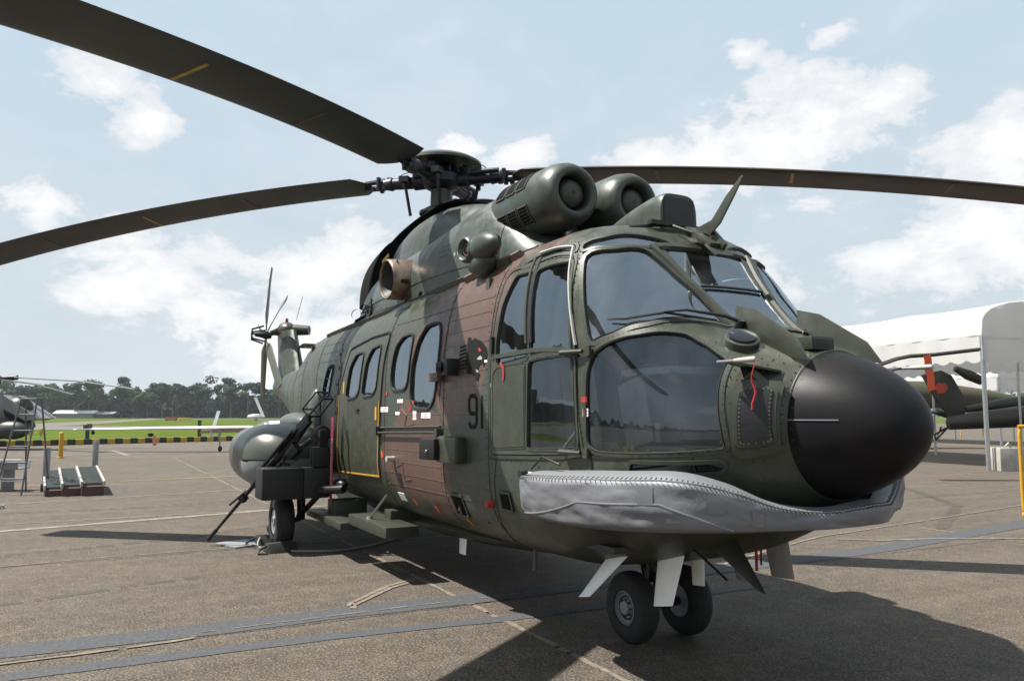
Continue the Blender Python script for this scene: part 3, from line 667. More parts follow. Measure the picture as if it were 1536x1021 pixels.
b=MB(); b.box((-1.02,-.475,3.56),(.16,.012,.05),Matrix.Rotation(R(-28),3,'Y')@Matrix.Rotation(R(12),3,'Z')); b.box((-1.1,-.46,3.47),(.2,.012,.04),Matrix.Rotation(R(-38),3,'Y')@Matrix.Rotation(R(14),3,'Z')); hb(b,'rescue_arrow',YEL2,gf)
# exhaust nozzles
for sd in (-1,1):
    ax=Vector((.05,sd*.99,-.05)).normalized(); o=Vector((.46,sd*.60,3.05)); b=MB()
    b.lathe(o,ax,[(0,.215),(.10,.22),(.36,.215),(.38,.20),(.36,.19),(.1,.17)],32); ex=hb(b,'exhaust_nozzle',HEAT)
    b=MB(); b.lathe(o+ax*.09,ax,[(0,.188),(.02,.188),(.27,.188),(.02,.05)],28,False); hb(b,'exhaust_core',BLACK,ex)
    b=MB(); b.lathe(o-ax*.05,ax,[(0,.26),(.09,.255),(.11,.225)],32); hb(b,'exhaust_collar',OLIVE,ex)
    b=MB(); p=Vector((.62,sd*.80,3.05)); b.tube([p,p+Vector((0,sd*.10,.02)),p+Vector((0,sd*.11,.16)),p+Vector((-.15,sd*.06,.22))],.008,6); b.lathe(p+Vector((.02,0,-.05)),(0,sd,0),[(0,.05),(.09,.05)],14); hb(b,'drain_pipe',BLACK)
# ragged rear cowl details
b=MB()
for k in range(16):
    a=random.uniform(0,6.28); x=-.75+random.uniform(-.22,.22); z=2.86+random.uniform(-.1,.1); p=cowl_pt(x,z,.02); b.tube([p,p+Vector((random.uniform(-.1,.1),-.03,random.uniform(-.1,.1)))],.008,5)
b.lathe(cowl_pt(-.75,2.86,0),(0,-1,0),[(0,.09),(.03,.08),(.031,.05)],16,False); hb(b,'fuel_line',BLACK)
b=MB(); 
for k in range(1): b.lathe(cowl_pt(-1.72,2.92,.06),(1,-1,.2),[(0,.07),(.02,.07)],16,False)
hb(b,'tie_ring',BLACK)
# side scoops
for sd in (-1,1):
    b=MB(); c=Vector((2.50,sd*.93,2.985)); ax=Vector((1,sd*-.18,0)).normalized()
    d=Vector((.35,sd*.94,.05)).normalized()
    e=Vector((.12,sd*.99,-.02)).normalized(); c=Vector((2.46,sd*.98,2.985)); b.lathe(c,e,[(-.04,.068),(-.01,.078),(.006,.092),(-.004,.104),(-.03,.114),(-.10,.118),(-.28,.10)],32,False); sc_=hb(b,'cooling_scoop',CAMO2)
    b=MB(); b.lathe(c-e*.05,e,[(0,.072),(.01,.072)],20); b.lathe(c-e*.045,e,[(.0,.06),(.02,.055),(.021,.04)],20,False); b.mi=1; b.lathe(c-e*.036,e,[(0,.03),(.012,.022)],20); hb(b,'scoop_mouth',[BROWNM,BLACK],sc_)
    b=MB(); b.ell(c+Vector((.17,sd*-.10,.0)),(.27,.10,.115)); b.ell(c+Vector((.08,-sd*.14,-.12)),(.2,.11,.11)); hb(b,'scoop_fairing',CAMO2,sc_)
# intake barrels
for sd in (-1,1):
    o=Vector((2.05,sd*.305,3.40)); ax=Vector((1,0,0.0)); b=MB()
    b.lathe(o,ax,[(-.1,.19),(.05,.255),(.2,.275),(.75,.28),(.92,.275),(1.02,.255),(1.08,.22),(1.10,.185),(1.085,.155),(1.04,.148),(.8,.145)],48); bar=hb(b,'intake_barrel',CAMO2,auto=60)
    b=MB(); b.lathe(o,ax,[(.82,.02),(.82,.146),(.83,.146)],32); hb(b,'intake_throat',BLACK,bar)
    b=MB(); b.lathe(o,ax,[(.83,.12),(.95,.128),(1.02,.120),(1.055,.09),(1.068,.03),(1.070,.004)],32); hb(b,'intake_plug',OLIVE,bar)
    b=MB(); b.lathe(o+Vector((1.066,-.0,0)),ax,[(0,.018),(.008,.016)],12); hb(b,'plug_bolt',BLACK,bar)
    def bp(x,a,r): return o+Vector((x,sd*r*math.cos(a),r*math.sin(a)))
    for (a0,a1) in ((R(18),R(52)),(R(-48),R(-14))):
        for k in range(3):
            x0=.20+k*.185-(.0 if a0>0 else -.04); x1=x0+.155
            g_=MB(); n_=5
            vs=[bp(x,a0+(a1-a0)*j/n_,.2815) for x in (x0,x1) for j in range(n_+1)]; g_.add(vs,[(j,j+1,n_+2+j,n_+1+j) for j in range(n_)]); gr=g_.build('intake_grille',MATTBLK,bar)
            g_=MB()
            for j in range(0,7): a=a0+(a1-a0)*j/6; g_.tube([bp(x0,a,.284),bp(x1,a,.284)],.0028,4)
            for j in range(7): x=x0+(x1-x0)*j/6; g_.tube([bp(x,a0+(a1-a0)*q/4,.284) for q in range(5)],.0028 if 0<j<6 else .007,4)
            for a in (a0,a1): g_.tube([bp(x0,a,.284),bp(x1,a,.284)],.007,4)
            g_.build('grille_bar',BLACK,gr)['kind']='stuff'; g_=MB()
            for a in (a0,a1): g_.tube([bp(x0,a,.285),bp(x1,a,.285)],.006,4)
            for x in (x0,x1): g_.tube([bp(x,a0+(a1-a0)*q/4,.285) for q in range(5)],.006,4)
            g_.build('grille_frame',OLIVE2,gr)
# centre intake fairing
b=MB(); st4=[(3.10,.08,2.86,3.0),(3.35,.19,2.86,3.06),(3.6,.21,2.86,3.13),(3.85,.19,2.86,3.19),(4.0,.175,2.90,3.20),(4.04,.165,2.91,3.19)]
b.rings([arch(x,w,zb,zt,4.5) for x,w,zb,zt in smooth_st(st4)]); cf=hb(b,'roof_air_intake',CAMO2,auto=50)
b=MB(); b.bbox(4.035,4.046,-.135,.135,2.965,3.16); hb(b,'intake_mouth',BLACK,cf)
b=MB(); b.ell((3.35,0,2.93),(.55,.55,.13)); hb(b,'roof_dome',CAMO,cf)
# ---------------- rotor ----------------
HB=Vector((-.36,0,4.45))
b=MB(); b.lathe((HB.x,0,3.9),(0,0,1),[(0,.17),(.1,.15),(.2,.14),(.75,.12)],24); mast=hb(b,'rotor_mast',OLIVE)
b=MB(); b.lathe((HB.x,0,4.0),(0,0,1),[(0,.22),(.03,.27),(.06,.27),(.08,.2),(.10,.2)],28); hb(b,'swashplate',BLUE)
b=MB(); b.lathe((HB.x,0,4.33),(0,0,1),[(0,.14),(.03,.20),(.08,.24),(.18,.24),(.24,.2),(.30,.14)],24); 
for k in range(12): a=k*math.pi/6; b.lathe((HB.x+.24*math.cos(a),.24*math.sin(a),4.52),(0,0,1),[(0,.02),(.06,.02)],8)
hub=hb(b,'rotor_hub',BLUE,auto=30)
b=MB(); b.lathe((HB.x,0,4.66),(0,0,1),[(-.03,.02),(-.02,.45),(-.035,.485),(-.03,.49),(0,.485),(.05,.40),(.085,.25),(.10,.12),(.105,.01)],48); hb(b,'hub_dome',OLIVE,hub)
for k in range(6): 
    a=k*math.pi/3+.3; b=MB(); b.tube([(HB.x+.16*math.cos(a),.16*math.sin(a),4.5),(HB.x+.16*math.cos(a),.16*math.sin(a),4.66)],.02,8); hb(b,'dome_post',BLUE,hub)
BL=[(-50.5,-9,.9,BLADE),(-131,-3,-.5,BLADE),(48,3,-.6,BLADE2),(130,4,-.9,BLADE)]
for ang,pit,tws,bm_ in BL:
    a=R(ang); e=Vector((math.cos(a),math.sin(a),0)); c=Vector((-e.y,e.x,0))
    def Z(r): return 4.45-.0145*r*r-.004*r
    b=MB(); p0=HB+e*.25; p1=HB+e*.95; 
    b.tube([HB+e*.15,HB+e*.34,HB+e*.36,HB+e*.62,HB+e*.64,HB+e*.80],[.085,.095,.075,.070,.085,.055],14)
    for s_ in (-1,1):
        b.tube([HB+e*.74+Vector((0,0,s_*.05)),HB+e*1.0+Vector((0,0,s_*.03))],[.035,.028],8); b.lathe(HB+e*.80+c*s_*.06+Vector((0,0,-.08)),(0,0,1),[(0,.028),(.16,.028)],8)
    for k in range(5): b.box(HB+e*(.68+.05*k)+c*.05*math.sin(k*2)+Vector((0,0,.06*math.cos(k*2.4))),(.05,.05,.05),Matrix.Rotation(a,3,'Z'))
    sl=hb(b,'blade_sleeve',BLUE,hub,auto=30)
    b=MB(); q=HB+e*.42+c*.16; b.tube([q+Vector((0,0,-.02)),Vector((HB.x,0,0))+e*.34+c*.16+Vector((0,0,4.0))],.02,8); b.box(q,(.12,.10,.07),Matrix.Rotation(a,3,'Z')); b.lathe(q+Vector((0,0,-.1)),(0,0,1),[(0,.032),(.06,.032)],8); hb(b,'pitch_link',GUNM,hub)
    b=MB(); q=HB+e*.30+c*.02+Vector((0,0,.05)); b.lathe(q,(0,0,1),[(0,.07),(.10,.07),(.12,.05)],14); b.tube([q+e*.1-c*.12,q+e*.45-c*.14],.032,10); hb(b,'drag_damper',BLUE,hub)
    b=MB(); q=HB+e*.45+Vector((0,0,.03)); b.tube([q+(e*.16*math.cos(t)-c*(.05+.02*math.sin(t))+Vector((0,0,.13*math.sin(t)))) for t in [math.pi*k/8 for k in range(9)]],.006,5); hb(b,'static_wire',RUB,hub)
    # blade
    rs=[]; stn=[.90,.92,.95,1.0,1.06,1.2,1.35]+[1.35+.3*k for k in range(1,22)]+[7.72,7.8]
    for r in stn:
        ch=.60
        if r<1.2: ch=.12+.48*min(1,max(0,(r-.90)/.16))**.7
        if r>7.7: ch=.50
        th=.07 if r<7 else .05; tw=R(pit+(r-1)*tws)
        cx=HB+e*r; cx.z=Z(r); ring=[]
        for (u,w) in ((-.30,0),(-.29,.28),(-.24,.62),(-.12,.98),(.1,1.0),(.35,.62),(.62,.22),(.70,.03),(.70,-.03),(.62,-.10),(.35,-.22),(.1,-.38),(-.12,-.42),(-.24,-.33),(-.29,-.16)):
            uu=u*ch; ww=w*th*.5*2*.6*(min(1,ch/.5))
            uu-=.13*ch; ring.append(cx+c*(uu*math.cos(tw))+Vector((0,0,1))*(ww-uu*math.sin(tw)*1.0))
        rs.append(ring)
    b=MB(); b.rings(rs); bl=hb(b,'rotor_blade',bm_,auto=50)
    for r,mm,w_ in ((2.6,BROWNM,.03),(4.05,YEL2,.035),(5.6,BROWNM,.03)):
        b=MB(); tw=R(pit+(r-1)*tws); nn=[]; pp=[]
        for u in (-.22,-.1,.0,.1,.2,.3,.4):
            uu=(u-.13)*.6; pp.append(HB*1.0+e*(r+.03*u)+c*uu*math.cos(tw)+Vector((0,0,Z(r)-4.45-uu*math.sin(tw)-.07*.6*.40*max(.35,1-max(0,u)*1.1)-.001))); nn.append(Vector((0,0,-1)))
        b.sweep(pp,nn,w_,.004); hb(b,'blade_band',mm,bl)
# ---------------- tail ----------------
b=MB(); rs=[]
for t in [k/10 for k in range(11)]:
    z=1.95+1.42*t; xl=-7.15-1.05*t; xt=-9.05-.45*t; w=.24-.08*t; cx=(xl+xt)/2; hx=(xl-xt)/2
    if t<.25: xl+= (.25-t)*1.6; cx=(xl+xt)/2; hx=(xl-xt)/2
    rs.append([Vector((cx+hx*math.cos(a),w*math.sin(a)*(1 if math.cos(a)>-.3 else .8),z)) for a in [2*math.pi*k/24 for k in range(24)]])
b.rings(rs); hb(b,'tail_fin',CAMO)
b=MB(); b.ell((-8.85,0,3.40),(.30,.20,.19)); b.tube([(-8.9,-.05,3.40),(-8.95,-.25,3.36),(-8.97,-.40,3.31)],[.13,.06,.05],16); b.tube([(-8.6,.1,3.40),(-8.42,.38,3.39)],[.12,.10],14); hb(b,'tail_gearbox',CAMO)
b=MB(); b.lathe((-8.85,0,3.60),(0,0,1),[(-.05,.035),(.04,.03),(.07,.02)],12); hb(b,'beacon_light',RED)
b=MB(); b.tube([(-8.4,.1,3.6),(-8.1,.15,4.05)],.006,5); hb(b,'whip_antenna',BLACK)
th_=Vector((-8.97,-.40,3.30)); b=MB(); b.lathe(th_+Vector((0,.1,0)),(0,-1,0),[(0,.07),(.12,.09),(.2,.06),(.32,.04),(.34,.03)],16)
for k in range(5):
    a=R(24+72*k); b.tube([th_+Vector((math.cos(a)*.12,-.28,math.sin(a)*.12)),th_+Vector((math.cos(a)*.2,-.05,math.sin(a)*.2))],.02,6); b.tube([th_+Vector((0,-.3,0)),th_+Vector((math.cos(a)*.13,-.29,math.sin(a)*.13))],.018,6)
tr=hb(b,'tail_rotor_hub',GUNM,auto=30)
for k in range(5):
    a=R(24+72*k); e=Vector((math.cos(a),0,math.sin(a))); c=Vector((-e.z,0,e.x)); rs=[]
    for r in (.10,.22,.3,.42,1.2,1.46,1.5):
        ch=.05 if r<.25 else (.12 if r<.35 else .20); tw=R(34-10*r); p=th_+e*r+Vector((0,.10*r*r*.5,0)); n_=Vector((0,1,0))
        rs.append([p+c*(math.cos(q)*ch/2*math.cos(tw))+n_*(math.cos(q)*ch/2*math.sin(tw)+math.sin(q)*.012) for q in [2*math.pi*j/10 for j in range(10)]])
    b=MB(); b.rings(rs); hb(b,'tail_rotor_blade',OLIVE2,tr)
b=MB(); rs=[]
for y in (.1,1.0,2.15,2.2):
    rs.append([Vector((-7.75+ (.33 if y<2.18 else .28)*math.cos(q),y,3.00+.045*math.sin(q))) for q in [2*math.pi*j/14 for j in range(14)]])
b.rings(rs); stz=hb(b,'horizontal_stabiliser',OLIVE)
b=MB(); b.rings([[Vector((-7.40+.03*math.cos(q),y,3.005+.05*math.sin(q))) for q in [2*math.pi*j/8 for j in range(8)]] for y in (.3,2.18)]); hb(b,'stabiliser_slat',BROWNM,stz)
# ---------------- sponsons and gear ----------------
for sd in (-1,1):
    def sec(x,f,off=0,a0=0,a1=2*math.pi,n=36,full=True):
        cy=-1.44 if True else 0; r=[]
        for k in range(n+(0 if full else 1)):
            a=a0+(a1-a0)*k/n; c_,s_=math.cos(a),math.sin(a); w=(.555*f+off); h=(.42*f+off)
            r.append(Vector((x,-sd*(-1)*(1.44+w*math.copysign(abs(c_)**.8,c_)) if False else sd*(1.42+w*math.copysign(abs(c_)**.8,c_)),1.07+h*math.copysign(abs(s_)**.8,s_))))
        return r
    xs=[(-2.12+.60*math.cos(math.pi/2*k/14),max(.04,math.sin(math.pi/2*k/14))) for k in range(15)]+smooth_st([(-2.5,1.0),(-3.0,.97),(-3.6,.85),(-4.1,.62),(-4.5,.35),(-4.7,.1)],3)
    b=MB(); b.rings([sec(x,f) for x,f in xs]); sp=hb(b,'sponson',SPONS)
    b=MB(); b.rings([sec(x+(.014 if f<.8 else 0),f,.014,R(182),R(358),28,False) for x,f in xs[:15]],False,False); hb(b,'sponson_cover',GREYC,sp)
    b=MB(); b.lathe(Vector((-1.56,sd*1.62,1.17)),(1,0,0),[(0,.03),(.05,.02)],10); b.tube([(-1.6,sd*1.98,1.05),(-1.5,sd*2.06,1.07),(-1.5,sd*1.7,1.06),(-1.46,sd*1.5,1.0)],.012,6); hb(b,'cover_strap',BLACK,sp)
    # pale fairing at the top of the sponson root
    b=MB(); b.ell((-2.15,sd*1.02,1.62),(.18,.10,.34)); b.ell((-2.9,sd*1.1,1.5),(.7,.2,.14)); hb(b,'root_fairing',SPONS,sp)
    wc=Vector((-1.62,sd*1.55,.32)); tp=[(-.105,.16),(-.11,.22),(-.10,.28),(-.07,.31),(-.03,.322),(.03,.322),(.07,.31),(.10,.28),(.11,.22),(.105,.16)]
    w=MB(); w.lathe(wc,(0,1,0),tp,40,False); wheel=hb(w,'main_wheel',RUB); w=MB(); w.lathe(wc,(0,1,0),[(-.09,.165),(-.095,.15),(-.05,.14),(-.045,.07),(-.10,.06),(-.11,.03),(.11,.03),(.05,.14),(.095,.15),(.09,.165)],32); hb(w,'wheel_rim',GREYC,wheel)
    b=MB(); b.tube([(-1.62,sd*1.40,.32),(-1.68,sd*1.30,.32),(-1.72,sd*1.30,.9)],[.04,.05,.06],12); b.tube([(-1.62,sd*1.35,.35),(-1.3,sd*1.1,.72)],.035,10); hb(b,'main_gear_leg',GUNM)
for y in (-.23,.25):
    wc=Vector((3.73,y,.25)); tp=[(-.075,.12),(-.08,.17),(-.07,.22),(-.045,.242),(-.015,.25),(.015,.25),(.045,.242),(.07,.22),(.08,.17),(.075,.12)]
    w=MB(); w.lathe(wc,(0,1,0),tp,40,False); wheel=hb(w,'nose_wheel',RUB)
    sg=-1 if y<0 else 1
    w=MB(); w.lathe(wc,(0,sg,0),[(-.07,.115),(.068,.118),(.076,.108),(.05,.100),(.045,.06),(.055,.05),(.075,.045),(.08,.02)],32); rim=hb(w,'wheel_rim',BROWNM if False else GREYC,wheel)
    w=MB(); w.lathe(wc,(0,sg,0),[(.045,.088),(.055,.085),(.055,.072),(.045,.07)],32,False); 
    for k in range(8): a=k*math.pi/4; w.lathe(wc+Vector((math.cos(a)*.055,sg*.05,math.sin(a)*.055)),(0,sg,0),[(0,.008),(.014,.007)],6)
    hb(w,'hub_bolt',GUNM,wheel)
b=MB(); b.tube([(3.73,-.2,.25),(3.73,.22,.25)],.035,12); b.tube([(3.73,0,.25),(3.78,0,.5),(3.80,0,.85)],[.05,.055,.07],14); b.tube([(3.66,0,.40),(3.45,0,.62)],.03,10); b.tube([(3.80,-.09,.50),(3.80,-.09,.66)],.025,8); b.box((3.78,-.05,.62),(.14,.2,.05)); b.tube([(3.73,-.07,.72),(3.66,-.09,.5),(3.70,-.07,.33),(3.72,-.05,.28)],.009,6); b.tube([(3.84,.05,.74),(3.88,.07,.5),(3.78,.08,.33)],.008,6); b.box((3.80,-.075,.46),(.05,.03,.08)); b.box((3.68,0,.5),(.04,.1,.14)); b.tube([(3.84,-.1,.70),(3.95,-.05,.40),(3.80,-.03,.30)],.014,6); hb(b,'nose_gear_leg',GUNM,auto=30)
# ---------------- float bag ----------------
half=[(3.58,-1.00,.02,1.19,1.06),(3.64,-1.0,.09,1.21,.98),(3.78,-1.0,.14,1.235,.935),(4.2,-.99,.18,1.26,.925),(4.7,-.945,.19,1.285,.95),(5.02,-.845,.16,1.295,.975),(5.20,-.68,.13,1.24,.985),(5.32,-.48,.11,1.145,.995),(5.43,-.24,.10,1.115,1.005),(5.50,0,.10,1.15,1.02)]
from mathutils import noise as MN
sst=lambda v:(lambda c:c*c*(3-2*c))(max(0,min(1,v)))
fp=smooth_st(half+[(x-.08*sst((x-4.4)/.9)*sst(abs(y)/.5),-y*.97,b_*(1-.1*sst(abs(y)/.4)),t+.05*sst((x-4.7)/.6)*sst(abs(y)/.5),z+.03*sst((x-4.7)/.6)*sst(abs(y)/.5)) for x,y,b_,t,z in half[-2::-1]],12)
def fl_sec(i):
    x,y,bb,zt,zb=fp[i]; a=fp[max(i-1,0)]; c=fp[min(i+1,len(fp)-1)]; t=Vector((c[0]-a[0],c[1]-a[1],0)).normalized(); n=Vector((t.y,-t.x,0))
    if n.dot(Vector((x-4.6,y,0)))<0: n=-n
    if x<4.0: n=Vector((0,math.copysign(1,y),0))
    return Vector((x,y,0)),n,bb,zt,zb
def flp(i,t,ex=0):
    p,n,bb,zt,zb=fl_sec(i); o=bb*min(1,(t/.13))**.6*min(1,(1.0-t)/.12+.25)**.7*(1.0-.22*t+.10*math.sin(math.pi*t))
    q=p+n*o+Vector((0,0,zt+(zb-zt)*t-.02*bb/.18*math.sin(math.pi*t)))
    w=MN.noise(Vector((q.x*5,q.y*5,q.z*16)))*.010+MN.noise(Vector((q.x*14,q.y*14,q.z*30)))*.005+MN.ridged_multi_fractal(Vector((q.x*3.2,q.y*3.2,q.z*7)),1,2,3,1,2)*.0015
    return q+n*(w*(1 if .02<t<.98 else .2)+ex)
rs=[]
for i in range(len(fp)):
    p,n,bb,zt,zb=fl_sec(i); r=[]
    r.append(p-n*.02+Vector((0,0,zt)))
    for k in range(21):
        t=k/20; r.append(flp(i,t))
    r.append(p-n*.05+Vector((0,0,zb+.01))); rs.append(r)
b=MB(); b.rings(rs); fb=hb(b,'float_bag',SILV,auto=60)
b=MB()
for i in range(1,len(fp)-1):
    p,n,bb,zt,zb=fl_sec(i)
    for q in (0,):
        p2,n2,bb2,zt2,zb2=fl_sec(min(i+1,len(fp)-1)); P_=p.lerp(p2,q); z=zt+(zt2-zt)*q; B_=bb+(bb2-bb)*q
        b.tube([flp(i,.07,.003),flp(i,.10,.004),flp(min(i+1,len(fp)-1),.15,.003)],.0026,4)
hb(b,'lacing',BLACK,fb)['kind']='stuff'
b=MB(); a_=[flp(i,.105,.002) for i in range(2,len(fp)-2)]; n_=[fl_sec(i)[1] for i in range(2,len(fp)-2)]; b.sweep(a_,n_,.010,.004); hb(b,'edge_piping',GREYC,fb)
b=MB(); ii=list(range(12,74)); a_=[flp(i,.93-.48*max(0,min(1,(i-20)/22))**1.5*(1-max(0,min(1,(i-58)/16))),.001) for i in ii]; b.sweep(a_,[fl_sec(i)[1] for i in ii],.008,.003); hb(b,'fabric_seam',GREYC,fb)
for (i0,i1,t0,t1) in ((54,57,.18,.45),(67,71,.25,.55),(77,80,.35,.75)):
    b=MB(); vs=[]
    for i in range(i0,i1+1):
        for t in (t0,(t0+t1)/2,t1): vs.append(flp(i,t,.004))
    m_=i1-i0; b.add(vs,[(a*3+c_,a*3+c_+1,a*3+c_+4,a*3+c_+3) for a in range(m_) for c_ in (0,1)]); hb(b,'repair_patch',PATCH,fb)
b=MB(); r1=[]; 
for i in range(len(fp)):
    p,n,bb,zt,zb=fl_sec(i); r1.append([p-n*.02+Vector((0,0,zt-.01)),p-n*.22+Vector((0,0,zt-.07)),p-n*.30+Vector((0,0,zb)),p-n*.04+Vector((0,0,zb))])
b.rings(r1[4:-4],True,False); hb(b,'dark_gap_filler',BLACK)  # black filler sheet standing in for the shaded gap behind the bag
b=MB(); 
for i in (2,):
    p,n,bb,zt,zb=fl_sec(0); b.lathe(p+Vector((.02,-.02,1.20)),(0,-1,0),[(0,.035),(.05,.03)],12); b.tube([p+Vector((.1,-.02,1.24)),p+Vector((.3,-.05,1.33)),p+Vector((.5,-.04,1.29))],.008,6)
hb(b,'float_fitting',BLACK,fb)
# ---------------- antennas ----------------
def fin(pts,th,name,m):
    b=MB(); a,b2,c,d=[Vector(p) for p in pts]; rs=[]
    for A,B,k in ((a,b2,1.25),(a.lerp(d,.06),b2.lerp(c,.06),.95),(d,c,.7)):
        mid=(A+B)/2; h=(B-A)/2; ring=[]
        for j in range(12):
            q=2*math.pi*j/12; ring.append(mid+h*math.cos(q)*(1.0 if k<1.2 else 1.05)+Vector((0,1,0))*th*.5*k*math.sin(q))
        rs.append(ring)
    b.rings(rs); return hb(b,name,m)
fin([(4.0,-.50,.80),(4.34,-.54,.86),(3.93,-.72,.41),(3.80,-.72,.385)],.05,'blade_antenna',WHITE)
fin([(4.21,-.36,.77),(4.50,-.36,.83),(4.46,-.46,.43),(4.27,-.46,.39)],.05,'blade_antenna',WHITE)
fin([(4.19,-.08,.78),(4.32,-.08,.80),(4.37,-.12,.50),(4.25,-.12,.49)],.045,'blade_antenna',WHITE)
fin([(4.12,.30,.76),(4.25,.30,.78),(4.28,.36,.46),(4.16,.36,.46)],.045,'blade_antenna',WHITE2)
fin([(4.42,.34,.86),(4.64,.34,.86),(4.64,.40,.54),(4.44,.40,.53)],.05,'blade_antenna',WHITE2)
fin([(4.50,-.28,.86),(4.80,-.28,.92),(5.20,-.42,.64),(5.13,-.42,.65)],.03,'blade_antenna',DARKOL)
b=MB(); b.tube([(4.45,-.42,.82),(4.65,-.42,.78),(4.9,-.42,.66)],.008,6); hb(b,'antenna_stay',BLACK)
fin([(1.08,-.38,.56),(1.27,-.38,.56),(1.27,-.40,.25),(1.12,-.40,.25)],.03,'blade_antenna',WHITE)
b=MB(); b.tube([(2.66,-.40,.62),(2.66,-.42,.34)],.018,8); hb(b,'drain_mast',OLIVE2)
b=MB(); b.ell((.1,0,.50),(2.8,.62,.16)); hb(b,'belly_fairing',CAMO)
for (x,y) in ((4.52,-.2),(4.30,.2)):
    pass
t_=MB(); t_.box((4.66,.05,.74),(.022,.004,.22)); tag(t_.build('warning_streamer',RED),'short red streamer dangling under the nose beside the dark olive antenna','streamer'); t_=MB(); t_.box((4.41,.34,.70),(.016,.004,.2)); tag(t_.build('warning_streamer',RED),'thin red streamer along the edge of the widest pale antenna','streamer')
# ---------------- steps ----------------
for sd in (-1,1):
    b=MB(); b.bbox(-1.75,-.22,sd*1.0,sd*1.22,.35,.43); b.bbox(-.2,1.05,sd*.80,sd*1.14,.42,.53); b.bbox(-1.2,-.9,sd*.7,sd*1.1,.40,.60); b.bbox(.3,.5,sd*.6,sd*.9,.5,.62); stp=hb(b,'boarding_step',OLIVE,bevel=.012)
    b=MB(); b.tube([(.30,sd*1.06,.53),(.66,sd*1.0,.80)],.012,8); b.lathe((.30,sd*1.06,.525),(0,0,1),[(0,.04),(.03,.03)],10); hb(b,'step_stay',STEEL,stp)
# ---------------- side equipment ----------------
for sd in (-1,1):
    b=MB(); o=Vector((2.28,sd*1.0,1.32)); b.box(o+Vector((.10,sd*.05,0)),(.42,.12,.22),taper=.9); sb=hb(b,'sensor_housing',OLIVE,bevel=.03)
    b=MB(); b.box(o+Vector((-.13,sd*.12,.0)),(.20,.14,.18),Matrix.Rotation(R(-18*sd),3,'Z')); hb(b,'sensor_head',BLACK,sb,bevel=.02)
    b=MB()
    for (dx,dz) in ((-.17,.04),(-.10,-.02),(-.16,-.04)): b.lathe(o+Vector((dx,sd*.185,dz)),(-.2,sd,0),[(0,.016),(.012,.014)],10)
    hb(b,'sensor_eye',STEEL,sb)
    b=MB(); b.box(SX(2.34,2.0,.05,sd),(.13,.12,.14)); b.lathe(SX(2.28,2.0,.10,sd),(-.5,sd,0),[(0,.055),(.05,.045)],8); cm=hb(b,'camera_box',BLACK,bevel=.012)
    b=MB(); b.box(SX(2.02,1.93,.05,sd),(.20,.05,.075)); hb(b,'camera_bracket',BROWNM,cm,bevel=.008)
# recesses, labels, small marks on the starboard skin
def rect(x,z,w,h,m,name,off=.004,parent=H,th=.004,rot=0,side=-1):
    ca,sa=math.cos(rot),math.sin(rot); pl=[(x+a*w/2*ca-c*h/2*sa,z+a*w/2*sa+c*h/2*ca) for a,c in ((-1,-1),(1,-1),(1,1),(-1,1))]
    b=MB(); P_=[SX(a,c,off,side) for a,c in pl]; n=SN(x,phz(x,z),side); b.add(P_+[p-n*th for p in P_],[(0,1,2,3),(4,5,6,7),(0,1,5,4),(1,2,6,5),(2,3,7,6),(3,0,4,7)]); return b.build(name,m,parent,smooth=False)
for x,z,w,h in ((.55,1.66,.24,.05),(1.02,1.74,.16,.035),(.95,1.62,.12,.03),(1.42,1.60,.09,.08),(1.70,1.60,.22,.05),(-.42,1.70,.2,.04),(.02,1.64,.08,.03),(-1.05,1.78,.05,.13),(-.9,1.72,.04,.06),(.88,.80,.17,.075),(2.92,2.02,.05,.02),(3.16,1.86,.06,.02),(3.02,1.83,.03,.03),(3.36,1.96,.07,.015),(4.28,1.62,.05,.05),(3.62,1.20,.10,.03)): rect(x,z,w,h,WHITE,'notice_label')
for x,z in ((.55,1.66),(1.42,1.60),(1.70,1.60),(4.28,1.62),(-.42,1.7)): 
    for k in (-1,1): rect(x,z+k*.010,.04 if x>4 else .09,.006,RED,'notice_print',.006)
for x,z in ((1.30,1.66),(1.38,1.72),(.62,1.82),(-.33,1.76),(-.52,1.75),(-.80,1.56),(4.27,1.70)): rect(x,z,.05,.035,RED,'red_mark',.007)
for x,z in ((-.93,1.93),(.30,1.62)): rect(x,z,.05,.14,YEL,'yellow_mark',.013)
for x,z in ((1.2,.78),(1.72,.76),(2.35,.72),(.5,1.2)): rect(x,z,.035,.07,ORANGE,'orange_tab',.006,rot=.5)
strip([(3.20,1.925),(3.245,1.905),(3.26,1.88),(3.25,1.85)],.022,.003,'red_arc_mark',RED,H,(-1,),False,.020)
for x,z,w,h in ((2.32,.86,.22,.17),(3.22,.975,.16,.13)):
    r_=rect(x,z,w,h,MATTBLK,'step_recess',.013); rect(x,z+h/2,w+.02,.02,OLIVE,'recess_lip',.014); rect(x+w/2,z,.02,h,OLIVE,'recess_lip',.014); rect(x-w/2,z,.02,h,OLIVE,'recess_lip',.014); rect(x,z-h/2,w+.02,.025,OLIVE,'recess_lip',.016)
b=MB(); b.tube([SX(2.28,.82,.01),SX(2.36,.86,.02),SX(2.33,.80,.02)],.008,6); hb(b,'recess_clip',STEEL)
b=MB(); b.lathe(SX(2.97,.93,0),(0,-1,0),[(0,.03),(.02,.028),(.05,.02)],12); hb(b,'marker_light',RED)
b=MB(); b.lathe(SX(.85,1.17,-.0),(0,-1,0),[(0,.03),(.03,.028),(.08,.03)],12); hb(b,'fuel_cap',WHITE2)
strip([(.98,1.03*1.0),(.98,1.18)],.08,.004,'dark_hatch',BLACK,H,(-1,),False,.001)
